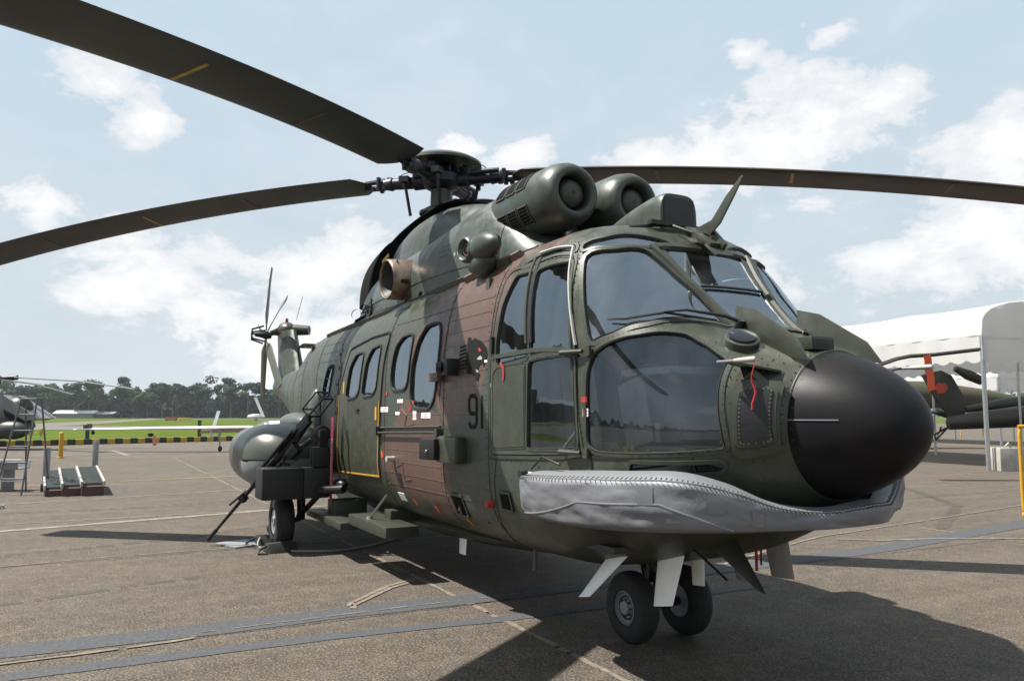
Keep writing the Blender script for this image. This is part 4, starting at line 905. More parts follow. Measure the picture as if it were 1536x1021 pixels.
for x,z in ((-1.22,2.15),(-1.3,2.32),(-1.28,1.95),(-1.28,1.6)): rect(x,z,.16,.20,OLIVE,'access_hatch',.008); rect(x+.01,z+.03,.05,.04,BLACK,'hatch_latch',.013)
for pl in ([(.92,1.10),(1.1,1.14),(1.12,.98),(1.3,1.0)],[(1.05,1.66),(1.2,1.60),(1.15,1.5),(1.4,1.52)],[(2.1,1.55),(2.0,1.75),(2.05,2.0),(2.1,2.35)]):
    seam_=MB(); a_,n_=spath([(x,phz(x,z)) for x,z in pl],-1,.05,False); seam_.sweep(a_,n_,.012,.006); hb(seam_,'cable_run',BROWNM)
# number 91 as painted strokes
def stroke(pts,w,m,name,closed=False): 
    b=MB(); a_,n_=spath([(x,phz(x,z)) for x,z in pts],-1,.03,closed); b.sweep(a_,n_,w,.002,closed,.002); return hb(b,name,m)
def numeral():
    x0,x1,z0,z1=2.625,2.765,1.50,1.755; zm_=1.615; c=.03
    nine=[(x0+.005,z0+.045),(x0+.03,z0+.01),(x1-.03,z0+.01),(x1,z0+.04),(x1,z1-c),(x1-c,z1),(x0+c,z1),(x0,z1-c),(x0,zm_+c),(x0+c,zm_),(x1-.006,zm_)]
    b=MB()
    for pl in (nine,[(2.86,z0),(2.86,z1)]): a_,n_=spath([(x,phz(x,z)) for x,z in pl],-1,.02,False); b.sweep(a_,n_,.034,.0015,False,.0025)
    hb(b,'aircraft_number',GUNPORT)
numeral()
b=MB(); skin(b,D['emb_head'],(),.04,.004,.002,-1); em=hb(b,'squadron_emblem',GUNPORT)
for k in ('emb_t1','emb_t2'): b=MB(); skin(b,D[k],(),.03,.0065,.001,-1); hb(b,'emblem_teeth',WHITE2,em)
b=MB(); skin(b,D['emb_eye'],(),.03,.0065,.001,-1); hb(b,'emblem_eye',RED,em)
b=MB()
for k in range(7):
    z=1.99+.030*k; a_,n_=spath([(2.42,phz(2.42,z-.01)),(2.54,phz(2.54,z))],-1,.03,False); b.sweep(a_,n_,.016,.0015,False,.0025)
hb(b,'emblem_wing',GUNPORT,em)
# ---------------- black container, gun ----------------
b=MB(); b.bbox(-1.50,-1.08,-1.90,-1.42,.62,.985); b.bbox(-1.50,-1.10,-1.415,-1.10,.62,.97); gm=hb(b,'gun_mount_box',BLACK,bevel=.02)
b=MB(); b.bbox(-1.32,-1.15,-1.30,-1.05,.98,1.22); b.bbox(-1.25,-1.17,-1.22,-1.12,1.22,1.42); b.lathe((-1.06,-1.22,1.38),(1,0,0),[(0,.10),(.02,.10),(.03,.06)],20,False); b.tube([(-1.2,-1.3,.7),(-.7,-1.05,.75)],.05,10); b.ell((-.95,-1.02,.78),(.16,.08,.08)); hb(b,'gun_pintle',GUNM,auto=30,bevel=.008)
G0=Vector((-.92,-1.22,1.79)); G1=Vector((-2.18,-2.34,.04)); gd=(G1-G0).normalized(); gl=(G1-G0).length
gu=(Vector((0,0,1))-gd*gd.z).normalized(); gs=gd.cross(gu); GM=Matrix((gd,gs,gu)).transposed()
GN=thing('machine_gun','long black machine gun on its door mount, barrel pointing down to the concrete','machine gun',G0)
def gp(t,s=0,u=0): return gd*t+gs*s+gu*u
def gb(b,n,m=GUNM,par=GN,**k): return b.build(n,m,par,**k)
b=MB(); b.box(gp(.66),(.66,.075,.095),GM); b.box(gp(.40,0,.03),(.22,.06,.07),GM); b.box(gp(.72,.0,.06),(.3,.05,.03),GM); b.tube([gp(.5,-.045,.02),gp(.9,-.045,.02)],.012,6); b.box(gp(.62,-.06,.0),(.05,.05,.03),GM); gb(b,'receiver',bevel=.008)
b=MB(); b.tube([gp(.98),gp(1.45)],.042,14); 
for k in range(8): b.tube([gp(1.0+k*.055),gp(1.02+k*.055)],.048,12)
gb(b,'barrel_jacket')
b=MB(); b.tube([gp(1.4),gp(2.2),gp(2.22),gp(gl-.04)],[.026,.018,.026,.024],12); gb(b,'barrel')
b=MB(); fr=[gp(-.02,-.11,-.02),gp(-.02,.11,-.02),gp(.26,.11,-.02),gp(.26,-.11,-.02)]
for k in range(4): b.tube([fr[k],fr[(k+1)%4]],.013,6)
fr2=[p+gu*.12 for p in fr]
for k in range(4): b.tube([fr2[k],fr2[(k+1)%4]],.010,6); b.tube([fr[k],fr2[k]],.010,6)
gb(b,'cradle_frame')
b=MB(); b.box(gp(.75,.0,-.12),(.16,.12,.12),GM); gb(b,'ammunition_box',bevel=.01)
b=MB(); b.tube([gp(.5,.1,0),gp(1.15,.12,-.04)],.02,8); b.tube([gp(.55,-.1,.02),gp(1.25,-.1,.02)],.022,8); gb(b,'recoil_tube')
b=MB(); b.tube([gp(1.62,-.1,.0),gp(1.60,.03,.05),gp(1.72,.12,.06)],.012,6); b.tube([gp(1.62,-.1,0),gp(1.78,-.12,.02)],.014,6); b.box(gp(1.66),(.08,.08,.08),GM); gb(b,'front_bracket')
b=MB(); b.tube([gp(.9,0,-.06),Vector((-1.25,-1.3,1.3))-G0],.03,8); b.tube([gp(1.2,.0,-.04),Vector((-1.2,-1.7,.98))-G0],.022,8); gb(b,'mount_arm')
# streamer, chocks, cable
b=MB(); pts=[Vector((-.98+.01*math.sin(k),-1.12,1.58-.053*k)) for k in range(20)]; b.sweep(pts,[Vector((.35,-.9,0))]*20,.05,.004)
stm=tag(b.build('remove_streamer',REDM),'long dark red cloth streamer hanging beside the sliding door','streamer')
def text(s,size,m,parent,loc,M3,name):
    cu=bpy.data.curves.new(name,'FONT'); cu.body=s; cu.size=size; cu.align_x='CENTER'; cu.align_y='CENTER'; cu.extrude=.0008; cu.space_line=.8
    o=bpy.data.objects.new(name,cu); COL.objects.link(o); dg=bpy.context.evaluated_depsgraph_get(); me=bpy.data.meshes.new_from_object(o.evaluated_get(dg)); bpy.data.objects.remove(o)
    me.materials.append(m); q=bpy.data.objects.new(name,me); COL.objects.link(q); q.parent=parent; q.matrix_local=Matrix.Translation(loc)@M3.to_4x4(); return q
nx=Vector((.35,-.9,0)).normalized(); tz=Vector((0,0,1)); tx=tz.cross(nx)*1.0
text('REMOVE BEFORE FLIGHT',.05,WHITE2,stm,Vector((-.98,-1.12,1.05))+nx*.008,Matrix((Vector((0,0,-1)),Vector((0,0,-1)).cross(nx)*-1,nx)).transposed(),'streamer_print')
CH=[]
for (x,y,rz,lb) in ((-1.30,-1.62,8,'black rubber chock against the front of the main wheel, black rope tied to it'),(-1.95,-1.62,-6,'black rubber chock wedged behind the main wheel beside the mat')):
    t=thing('wheel_chock',lb,'wheel chock',(x,y,0),R(rz),'chocks at the main wheel'); s_=1 if x>-1.6 else -1
    b=MB(); b.prism([(-.12,-.17,0),(.12,-.17,0),(.05,-.17,.11),(-.05,-.17,.11)],(0,.34,0)); b.build('block',RUB,t,bevel=.01)
    b=MB(); b.tube([(0,-.17,.08),(.02,-.26,.04),(.1,-.3,.015),(.15,-.2,.015)],.012,6); b.build('rope',RUB,t)
b=MB(); b.box((-2.05,-1.95,.012),(.5,.42,.016),Matrix.Rotation(R(20),3,'Z')); tag(b.build('rubber_mat',GREYC),'thin grey mat on the concrete under the gun barrel and wheel','mat')
b=MB(); pts=[(-2.05,-1.9,.03),(-2.2,-1.75,.02),(-1.9,-1.75,.09),(-1.75,-1.8,.02),(-1.4,-1.75,.015),(-1.2,-1.5,.012),(-1.0,-1.0,.012),(-1.3,-.4,.012),(-1.9,.2,.012)]
pts=smooth_st(pts,6); b.tube(pts,.011,6); tag(b.build('power_cable',GREYC),'grey cable lying across the concrete under the helicopter belly','cable')
# ---------------- ground ----------------
def at(u,v,D):
    r=fw+RH*(u-768)/1195+up*(510.5-v)/1195; return CP+r*(D/r.dot(FH))
def concrete(name,c1,c2,speck=1.0):
    m=bpy.data.materials.new(name); m.use_nodes=True; nt=m.node_tree; N=nt.nodes.new; L=nt.links.new; b=nt.nodes['Principled BSDF']
    geo=N('ShaderNodeNewGeometry')
    def noise(sc,det,rough=.6,vec=None):
        n=N('ShaderNodeTexNoise'); n.inputs['Scale'].default_value=sc; n.inputs['Detail'].default_value=det; n.inputs['Roughness'].default_value=rough; L(vec or geo.outputs['Position'],n.inputs['Vector']); return n.outputs['Fac']
    def ramp(f,a,bb,lo=0,hi=1):
        n=N('ShaderNodeMapRange'); L(f,n.inputs[0]); n.inputs[1].default_value=a; n.inputs[2].default_value=bb; n.inputs[3].default_value=lo; n.inputs[4].default_value=hi; return n.outputs[0]
    def mix(f,a,c,bt='MIX'):
        n=N('ShaderNodeMixRGB'); n.blend_type=bt
        if isinstance(f,(int,float)): n.inputs[0].default_value=f
        else: L(f,n.inputs[0])
        for i,x in ((1,a),(2,c)):
            if isinstance(x,tuple): n.inputs[i].default_value=(*x,1)
            else: L(x,n.inputs[i])
        return n.outputs[0]
    big=noise(.35,5,.6); mid=noise(2.6,7,.68); sp=noise(27,5,.88); sp2=noise(60,4,.85)
    st=N('ShaderNodeMapping'); L(geo.outputs['Position'],st.inputs[0]); st.inputs['Scale'].default_value=(2.4,.22,1); streak=noise(1.3,6,.6,st.outputs[0])
    col=mix(ramp(big,.38,.62),c1,c2)
    col=mix(ramp(mid,.45,.60,0,.70),col,(.036,.031,.026)); col=mix(ramp(noise(7,7,.75),.48,.60,0,.55),col,(.125,.098,.073))
    col=mix(ramp(streak,.48,.68,0,.38),col,(.13,.108,.088))
    col=mix(ramp(sp,.45,.57,0,.78*speck),col,(.024,.020,.017)); col=mix(ramp(sp2,.52,.58,0,.68*speck),col,(.24,.19,.135))
    vo=N('ShaderNodeTexVoronoi'); vo.inputs['Scale'].default_value=.55; L(geo.outputs['Position'],vo.inputs['Vector']); col=mix(ramp(vo.outputs['Distance'],.10,.02,0,.55),col,(.028,.026,.024))
    wv=noise(1.1,8,.7); col=mix(ramp(wv,.56,.70,0,.45),col,(.040,.037,.034))
    L(col,b.inputs['Base Color']); L(ramp(mid,.3,.7,.78,.95),b.inputs['Roughness']); b.inputs['Specular IOR Level'].default_value=.35
    bp=N('ShaderNodeBump'); bp.inputs['Strength'].default_value=.8; bp.inputs['Distance'].default_value=.006; L(sp,bp.inputs['Height']); L(bp.outputs[0],b.inputs['Normal'])
    MT[name]=m; return m
CON=concrete('weathered_concrete',(.062,.049,.039),(.031,.027,.023)); CON2=concrete('apron_concrete',(.092,.081,.068),(.062,.055,.047),.8)
def tone(name,col,**k): return mat(name,col,.9,var=k.pop('var',.25),vs=k.pop('vs',5),coord='Object',**k)
TAR=mat('tar_repair',(.072,.076,.084),.85,vs=34,col2=(.040,.041,.044),bump=.4,det=6,spec=.3); PAINTW=mat('worn_white_line',(.25,.225,.185),.85,var=.1,vs=9,col2=(.10,.085,.07),det=9); PAINTY=mat('worn_yellow_line',(.27,.18,.06),.85,vs=7,col2=(.15,.11,.05),det=9); SEAL=mat('pale_sealant',(.20,.165,.125),.9,vs=14,col2=(.085,.07,.055),det=9)
TYRE=mat('tyre_rubber_mark',(.036,.031,.026),.9,vs=20,col2=(.060,.050,.040),det=9)
DARKJ=tone('joint_dark',(.055,.048,.04))
def sheet(name,pts,z,m,k='structure',parent=None):
    me=bpy.data.meshes.new(name); me.from_pydata([(p[0],p[1],z) for p in pts],[],[tuple(range(len(pts)))]); me.materials.append(m); o=bpy.data.objects.new(name,me); COL.objects.link(o)
    if parent: o.parent=parent
    if k: o['kind']=k
    if me.polygons[0].normal.z<0: me.flip_normals()
    return o
def gm_(name,c1,c2,vs):
    m=mat(name,c1,.95,vs=vs,col2=c2,det=9,spec=.05); return m
GRASS=gm_('short_grass',(.075,.105,.010),(.045,.070,.008),.12); TAXI=gm_('taxiway_asphalt',(.15,.142,.13),(.115,.11,.103),.05)
sheet('grass_field',[(-3000,-3000),(3000,-3000),(3000,3000),(-3000,3000)],-.06,GRASS)
K0=bgp(-25.6,41.7); K1=bgp(-17.2,50.5); kd=(K1-K0).normalized(); kn=Vector((-kd.y,kd.x,0))
if kn.dot(CP-K0)<0: kn=-kn
a_=K0-kd*500; b_=K0+kd*900
slab_x=[2.15+3.85*k for k in range(-7,4)]; slab_y=[-.75+7.6*k for k in range(-3,6)]
ap=sheet('apron',[a_,b_,b_+kn*900,a_+kn*900],-.014,CON2)
cache={}
for i in range(len(slab_x)-1):
    for j in range(len(slab_y)-1):
        x0,x1,y0,y1=slab_x[i],slab_x[i+1],slab_y[j],slab_y[j+1]
        if 'm' not in cache:
            w,d=(x1-x0-.016),(y1-y0-.016); me=bpy.data.meshes.new('slab'); v=[(sx*(w/2-c),sy*(d/2-c),z) for z,c in ((-.013,0),(-.004,0),(0,.005)) for sx,sy in ((-1,-1),(1,-1),(1,1),(-1,1))]
            f=[(8,9,10,11)]+[(q*4+k,q*4+(k+1)%4,q*4+4+(k+1)%4,q*4+4+k) for q in (0,1) for k in range(4)]; me.from_pydata(v,[],f); me.materials.append(CON); cache['m']=me
        o=bpy.data.objects.new('slab',cache['m']); COL.objects.link(o); o.location=((x0+x1)/2,(y0+y1)/2,0); o.parent=ap
def ragged(name,path,w,z,m,jit=.35,step=.06,gap=0,parent=ap,seed=1,closed=False):
    rr=random.Random(seed); P_=[Vector((p[0],p[1],0)) for p in path]; pts=[]
    for a,b in zip(P_,P_[1:]):
        n=max(1,int((b-a).length/step)); pts+=[a.lerp(b,k/n) for k in range(n)]
    pts.append(P_[-1]); v=[];f=[];on=True; la=lb=0
    for i,p in enumerate(pts):
        t=(pts[min(i+1,len(pts)-1)]-pts[max(i-1,0)]).normalized(); q=Vector((-t.y,t.x,0)); la=la*.6+rr.uniform(-1,1)*jit*.5; lb=lb*.6+rr.uniform(-1,1)*jit*.5
        v+=[(p+q*w*.5*(1+la)),(p-q*w*.5*(1+lb))]
        if gap and rr.random()<gap: continue
        if i<len(pts)-1: f.append((2*i,2*i+1,2*i+3,2*i+2))
    me=bpy.data.meshes.new(name); me.from_pydata([(a.x,a.y,z) for a in v],[],f); me.materials.append(m); o=bpy.data.objects.new(name,me); COL.objects.link(o)
    bm=bmesh.new(); bm.from_mesh(me); bmesh.ops.recalc_face_normals(bm,faces=bm.faces)
    if bm.faces and sum(q.normal.z for q in bm.faces)<0: bmesh.ops.reverse_faces(bm,faces=bm.faces)
    bm.to_mesh(me); bm.free()
    if parent: o.parent=parent
    return o
for k,y in enumerate(slab_y): ragged('joint_sealant',[(slab_x[0],y),(slab_x[-1],y)],.05,.0035,SEAL,.6,.05,.10 if k==3 else .3,seed=k)
for k,x in enumerate(slab_x):
    if abs(x-2.15)<.1: continue
    ragged('joint_sealant',[(x,slab_y[0]),(x,slab_y[-1])],.022,.0035,SEAL if k%2 else DARKJ,.6,.05,.25,seed=40+k)
ragged('tar_strip',[(1.85,-14),(1.90,-4.15),(1.95,-3),(1.93,-1.8),(1.96,-.6),(1.95,2),(1.92,4.6),(1.45,8.6),(1.1,12),(.6,16)],.34,.004,TAR,.10,.12,seed=3)
ragged('tar_strip',[(2.6,-14),(2.52,-4.1),(2.55,-2.9),(2.57,-2),(2.70,-.82),(2.75,2)],.17,.004,TAR,.2,.12,seed=5)
ragged('white_line',[(2.23,-5),(2.22,-3.9),(2.19,-3.2),(2.15,-2.95)],.045,.008,SEAL,.5,.05,.05,seed=6)
ragged('white_line',[(2.02,-2.9),(1.98,-1.2),(2.0,-.7),(1.98,1.5)],.022,.008,SEAL,.6,.05,.25,seed=7)
for off in (0,.09):
    ragged('curved_line',[(1.84-off,-1.69),(1.72-off,-1.64),(1.5-off,-1.42),(1.22-off*.9,-1.14),(1.02-off*.8,-.80)],.05,.008,SEAL,.3,.04,.03,seed=8)
ragged('seam_crack',[(-1.62,-9),(-1.71,-4.4),(-1.84,-3.6),(-1.82,-2.2),(-2.28,.2)],.035,.0045,SEAL,.7,.05,.2,seed=9)
ragged('white_band',[(-4.3,-9),(-4.75,-4.7),(-5.12,-3.0),(-5.52,-1.07),(-6.2,3)],.17,.006,PAINTW,.25,.1,.0,seed=10)
ragged('white_line',[(-5.2,-9),(-5.55,-4.7),(-5.6,-2.5),(-5.7,1)],.05,.006,PAINTW,.5,.1,.15,seed=11)
ragged('white_line',[(-8.3,-8),(-8.63,-5),(-8.94,-3.4),(-9.6,-.8),(-10.3,3)],.07,.006,PAINTW,.3,.1,.02,seed=12)
ragged('yellow_line',[(-12.2,-10),(-12.87,-5.4),(-13.22,-3.4),(-13.64,-.2),(-14.3,5)],.15,.006,PAINTY,.15,.15,.0,seed=13)
ragged('crack_line',[(1.8,2.4),(1.29,3.72),(.9,4.9),(.54,7.5),(-.03,11.2),(-.6,15)],.04,.008,SEAL,.6,.06,.08,seed=14)
ragged('white_line',[(1.15,4.95),(1.5,5.35),(1.71,6.1),(2.26,7.15),(3.2,9)],.05,.0085,PAINTW,.35,.06,.0,seed=15)
ragged('white_line',[(-10.5,21.4),(-7.15,18.1),(-3.4,17.2),(0,16.6)],.05,.006,PAINTW,.3,.1,.05,seed=16)
ragged('white_line',[(-8.5,20.5),(-12,28),(-16.5,37)],.25,-.008,PAINTW,.2,.3,.0,seed=17)
ragged('tar_strip',[(-26,-12),(-28,0),(-31,9)],.35,-.009,TAR,.2,.3,seed=18)
ragged('white_line',[(-32.4,-2.6),(-27.4,-2.2)],.2,-.008,PAINTW,.2,.3,seed=19)
for k,(x,w) in enumerate(((-16.5,.08),(-20,.06),(-23.5,.1),(-34,.1))): ragged('slab_joint',[(x,-20),(x-1,12)],w,-.010,DARKJ,.4,.3,.1,seed=20+k)
def band(name,pts,z,m): return sheet(name,[bgp(*p) for p in pts],z,m)
band('taxiway',[(-200,90),(300,90),(300,118),(-200,118)],-.045,TAXI)
band('taxiway',[(-61,101),(-81,160),(-131,295),(-157,349),(-89,147),(-75,101)],-.043,TAXI)
band('runway',[(-150,335),(600,335),(600,380),(-175,380)],-.04,TAXI)
sheet('unseen_apron',[bgp(*p) for p in ((-420,-300),(-30,-300),(-48,20),(-60,60),(-420,60))],-.05,CON2)  # unseen concrete added over the grass to darken the glass reflections
hg=thing('offview_hangar','long dark grey hangar added outside the view to darken reflections in the cockpit glass','hangar',bgp(-190,110),RZ+R(55))  # off-view building with tower, added to darken the cockpit glass reflections
b=MB(); b.bbox(-70,70,-10,10,0,6); b.bbox(10,22,-4,4,6,11); b.build('wall',DARKOL,hg,smooth=False); b=MB(); b.prism([(-71,-11,6.01),(-71,0,8),(-71,11,6.01)],(80,0,0)); b.build('roof',GREYC,hg,smooth=False)
for k,(pth,w) in enumerate((([(-3,-12),(-2.2,-6),(-2.9,-2.6),(-5,1)],.16),([(0.2,-9),(.5,-5),(-.2,-2.6)],.12),([(-7.5,-9),(-7.0,-3),(-7.9,2)],.2),([(1.2,7),(-.5,10),(-4,13)],.18))): ragged('tyre_mark',pth,w,.0022,TYRE,.5,.05,.35,seed=60+k)
# kerb blocks
kt=thing('striped_kerb','low kerb of black and yellow painted blocks along the grass edge','kerb',(0,0,0))
km=[]
for nm,m in (('black',mat('kerb_black',(.03,.03,.03),.8,vs=3)),('yellow',mat('kerb_yellow',(.40,.26,.03),.75,vs=3))):
    b=MB(); b.box((0,0,.14),(.405,.28,.30)); o=b.build('kerb_block',m,kt,smooth=False,bevel=.02); km.append(o.data); bpy.data.objects.remove(o)
ka=math.atan2(kd.y,kd.x)
for i in range(-28,60):
    o=bpy.data.objects.new('kerb_block',km[i%2]); COL.objects.link(o); o.parent=kt; o.location=K0+kd*(.41*i); o.rotation_euler=(0,0,ka)
# ---------------- trees ----------------
def leafmat(name,c1,c2):
    m=mat(name,c1,.85,vs=.35,col2=c2,det=5,spec=.2); return m
LM=[leafmat('leaf_green',(.028,.062,.020),(.010,.030,.016)),leafmat('leaf_dark',(.016,.042,.020),(.007,.022,.014)),leafmat('leaf_light',(.058,.10,.022),(.025,.052,.014))]
BARK=mat('bark',(.10,.085,.07),.9)
def crown_mesh(seed,shape,m):
    rr=random.Random(seed); v=[];f=[]
    lobes=[]
    H0=rr.uniform(17,22)
    for k in range(13):
        if shape==0: a=rr.uniform(0,6.28); d=rr.uniform(0,5); lobes.append((d*math.cos(a),d*math.sin(a),H0-rr.uniform(1,10),rr.uniform(2,3.6)))
        elif shape==1: a=rr.uniform(0,6.28); d=rr.uniform(1,7); lobes.append((d*math.cos(a),d*math.sin(a),H0-rr.uniform(0,3.2)-d*.2,rr.uniform(1.6,2.8)))
        else: a=rr.uniform(0,6.28); d=rr.uniform(0,3.2); lobes.append((d*math.cos(a),d*math.sin(a),rr.uniform(4,H0),rr.uniform(2.2,3.4)))
    for (x,y,z,r) in lobes:
        for k in range(95):
            d=Vector((rr.gauss(0,1),rr.gauss(0,1),rr.gauss(0,1))).normalized()*r*rr.uniform(.55,1.05); d.z*=.7
            c=Vector((x,y,z))+d; s=rr.uniform(.35,.85); n=(d.normalized()+Vector((rr.uniform(-.6,.6),rr.uniform(-.6,.6),rr.uniform(-.2,.9)))).normalized(); t=n.orthogonal().normalized(); q=n.cross(t); b=len(v)
            aa=rr.uniform(0,6.28); t,q=t*math.cos(aa)+q*math.sin(aa),q*math.cos(aa)-t*math.sin(aa)
            v+=[c+t*s,c+q*s*.7,c-t*s*.9,c-q*s*.8]; f.append((b,b+1,b+2,b+3))
    me=bpy.data.meshes.new('crown'); me.from_pydata(v,[],f); me.materials.append(m)
    tb=MB(); tb.tube([(0,0,0),(.2,.1,H0*.4),(0,0,H0*.8)],[.42,.32,.1],7)
    for k in range(5): l=lobes[k]; tb.tube([(0,0,H0*rr.uniform(.35,.6)),(l[0]*.8,l[1]*.8,l[2])],[.16,.05],5)
    o=tb.build('trunk',BARK); tm=o.data; bpy.data.objects.remove(o); return me,tm
CM=[]
for k in range(9): CM.append((*crown_mesh(50+k,k%3,LM[(k*5//3)%3]),k%3,(k*5//3)%3))
shape_w=['with round crown','with flat crown','with narrow crown']; col_w=['mid green','dark green','pale green']
def sector(X,D,row):
    u=768+1195*X/D; e=('in the front row','in the second row')[row]
    for lim,w in ((25,'past the distant helicopter'),(60,'beyond the ladder'),(95,'beyond the yellow bollard'),(135,'over the brown box'),(165,'over the white shed'),(195,'over the grey shed'),(235,'beyond the drone wing tip'),(265,'above the red runway sign'),(300,'above the yellow runway sign'),(345,'beyond the drone tail fin'),(385,'behind the tail rotor'),(430,'behind the tail boom'),(5000,'past the big helicopter')):
        if u<lim: return e+' '+w
rr=random.Random(11); n_tree=0
for row,(D0,st_) in enumerate(((395,7.2),(425,8.2))):
    X=-300
    while X<-95:
        sc=rr.uniform(.62,1.0)*(.95 if row==0 else 1.10); me,tm,sh,cl=CM[rr.randrange(9)]
        ht=round(20*sc)
        t=thing('forest_tree','%s %s tree %s %s'%(['tall','middling','low'][0 if sc>1.05 else 1 if sc>.85 else 2],col_w[cl],shape_w[sh],sector(X,D0,row)),'tree',bgp(X,D0+rr.uniform(-6,6)),rr.uniform(0,6.28),'trees along the far side of the airfield'); t.scale=(sc*rr.uniform(.9,1.2),sc*rr.uniform(.9,1.2),sc)
        for nm,mm in (('crown',me),('trunk',tm)): o=bpy.data.objects.new(nm,mm); COL.objects.link(o); o.parent=t
        X+=st_*rr.uniform(.7,1.3); n_tree+=1
def wood(name,D0,D1,X0,X1,fn,hmax,seed,num):
    rr=random.Random(seed); v=[];f=[]
    for k in range(num):
        X=rr.uniform(X0,X1); D=rr.uniform(D0,D1); h=hmax*(.55+.25*math.sin(X*.09)+.2*math.sin(X*.23+1)); z=h*rr.random()**.6; c=fn(X,D)+Vector((0,0,z)); s=rr.uniform(.8,2.0)
        n=Vector((rr.gauss(0,1),rr.gauss(0,1),rr.gauss(.5,1))).normalized(); t=n.orthogonal().normalized(); q=n.cross(t); b=len(v); v+=[c+t*s,c+q*s*.7,c-t*s*.9,c-q*s*.8]; f.append((b,b+1,b+2,b+3))
    me=bpy.data.meshes.new(name); me.from_pydata(v,[],f); me.materials.append(LM[1]); o=bpy.data.objects.new(name,me); COL.objects.link(o); o['kind']='stuff'; o['label']='dark distant wood along the edge of the airfield'; o['category']='wood'; return o
wood('far_wood',396,415,-310,-90,lambda X,D:bgp(X,D),12,1,16000)
wood('far_wood',430,470,-340,-90,lambda X,D:bgp(X,D),17,6,16000)
wood('far_wood',400,450,-95,420,lambda X,D:bgp(X,D),19,2,16000)
wood('far_wood',440,470,-520,500,lambda X,D:bgp(X,-D),13,3,16000)
wood('far_wood',0,20,-430,400,lambda X,D:bgp(-440-D,X),13,4,12000); wood('far_wood',0,20,-430,400,lambda X,D:bgp(460+D,X),13,5,12000)
sh_=thing('white_shed','low white roofed shed among the trees beyond the runway','shed',bgp(-213,392),RZ)
b=MB(); b.bbox(-9,9,-3,3,0,2.2); b.build('wall',GREYC,sh_,smooth=False); b=MB(); b.prism([(-10,-4,2.3),(-10,0,3.8),(-10,4,2.3)],(20,0,0)); b.build('roof',WHITE,sh_,smooth=False)
sh2=thing('grey_shed','small grey roofed shed standing beside the white shed at the wood','shed',bgp(-199,393),RZ)
b=MB(); b.bbox(-4,4,-3,3,0,2); b.build('wall',DARKOL,sh2,smooth=False); b=MB(); b.prism([(-5,-4,2.1),(-5,0,3.2),(-5,4,2.1)],(10,0,0)); b.build('roof',GREYC,sh2,smooth=False)
# ---------------- airfield furniture ----------------
def post_thing(name,label,cat,u,D,parts,group=None):
    X=(u-768)/1195*D; t=thing(name,label,cat,bgp(X,D),RZ,group)
    for nm,m,fn in parts: b=MB(); fn(b); b.build(nm,m,t,bevel=.01)
    return t
post_thing('yellow_bollard','slim bright yellow bollard standing alone on the apron before the striped kerb','bollard',97,30,[('post',YEL,lambda b:b.lathe((0,0,.03),(0,0,1),[(0,.08),(.9,.08),(.93,.06)],14)),('base',YEL,lambda b:b.lathe((0,0,0),(0,0,1),[(0,.13),(.04,.12)],14))])
post_thing('runway_sign','low red airfield sign board with white lettering on the far grass','sign',259,190,[('board',mat('sign_red',(.35,.03,.03),.6),lambda b:b.bbox(-1.4,1.4,-.1,.1,.3,1.1)),('leg',GREYC,lambda b:(b.bbox(-1.1,-1.0,-.05,.05,0,.3),b.bbox(1.0,1.1,-.05,.05,0,.3))),('lettering',WHITE2,lambda b:[b.bbox(-1.2+k*.42,-1.2+k*.42+.22,-.12,-.1,.5,.9) for k in range(6)])])
post_thing('runway_sign','low yellow airfield sign board next to the red one on the far grass','sign',279,190,[('board',mat('sign_yellow',(.6,.45,.03),.6),lambda b:b.bbox(-1.5,1.5,-.1,.1,.3,.95)),('leg',GREYC,lambda b:(b.bbox(-1.1,-1.0,-.05,.05,0,.3),b.bbox(1.0,1.1,-.05,.05,0,.3)))])
for u,lb in ((50,'small yellow marker board in the grass by the steps'),(66,'narrow yellow marker board in the grass beside the wider one')):
    post_thing('marker_board',lb,'sign',u,58,[('board',YEL,lambda b:b.bbox(-.22 if u==50 else -.12,.22 if u==50 else .12,-.03,.03,.15,.6)),('leg',GREYC,lambda b:b.bbox(-.03,.03,-.02,.02,0,.15))],'yellow marker boards')
post_thing('equipment_box','brown two part electrical box with a black cover on a post at the kerb','utility box',135,50.5,[('box',BROWNM,lambda b:(b.bbox(-.22,-.02,-.12,.12,.65,1.0),b.bbox(.02,.24,-.12,.12,.65,1.05))),('post',DARKOL,lambda b:b.bbox(-.10,.12,-.06,.06,0,.65)),('cover',BLACK,lambda b:b.ell((.36,0,.5),(.11,.1,.16)))])
post_thing('marker_post','olive wooden marker post standing in the grass behind the drone wing','post',302,53,[('post',DARKOL,lambda b:b.bbox(-.09,.09,-.09,.09,0,1.2)),('cap',BROWNM,lambda b:b.bbox(-.11,.11,-.11,.11,1.2,1.25))])
# grey square posts
for u,D,h,lb in ((77,17.0,.92,'grey square steel post at the near end of the roller sections'),(149,19.6,.98,'grey square steel post behind the roller sections')):
    post_thing('steel_post',lb,'post',u,D,[('post',GREYC,lambda b:b.bbox(-.05,.05,-.05,.05,0,h)),('foot',BLACK,lambda b:b.bbox(-.07,.07,-.07,.07,0,.16))],'grey square posts')
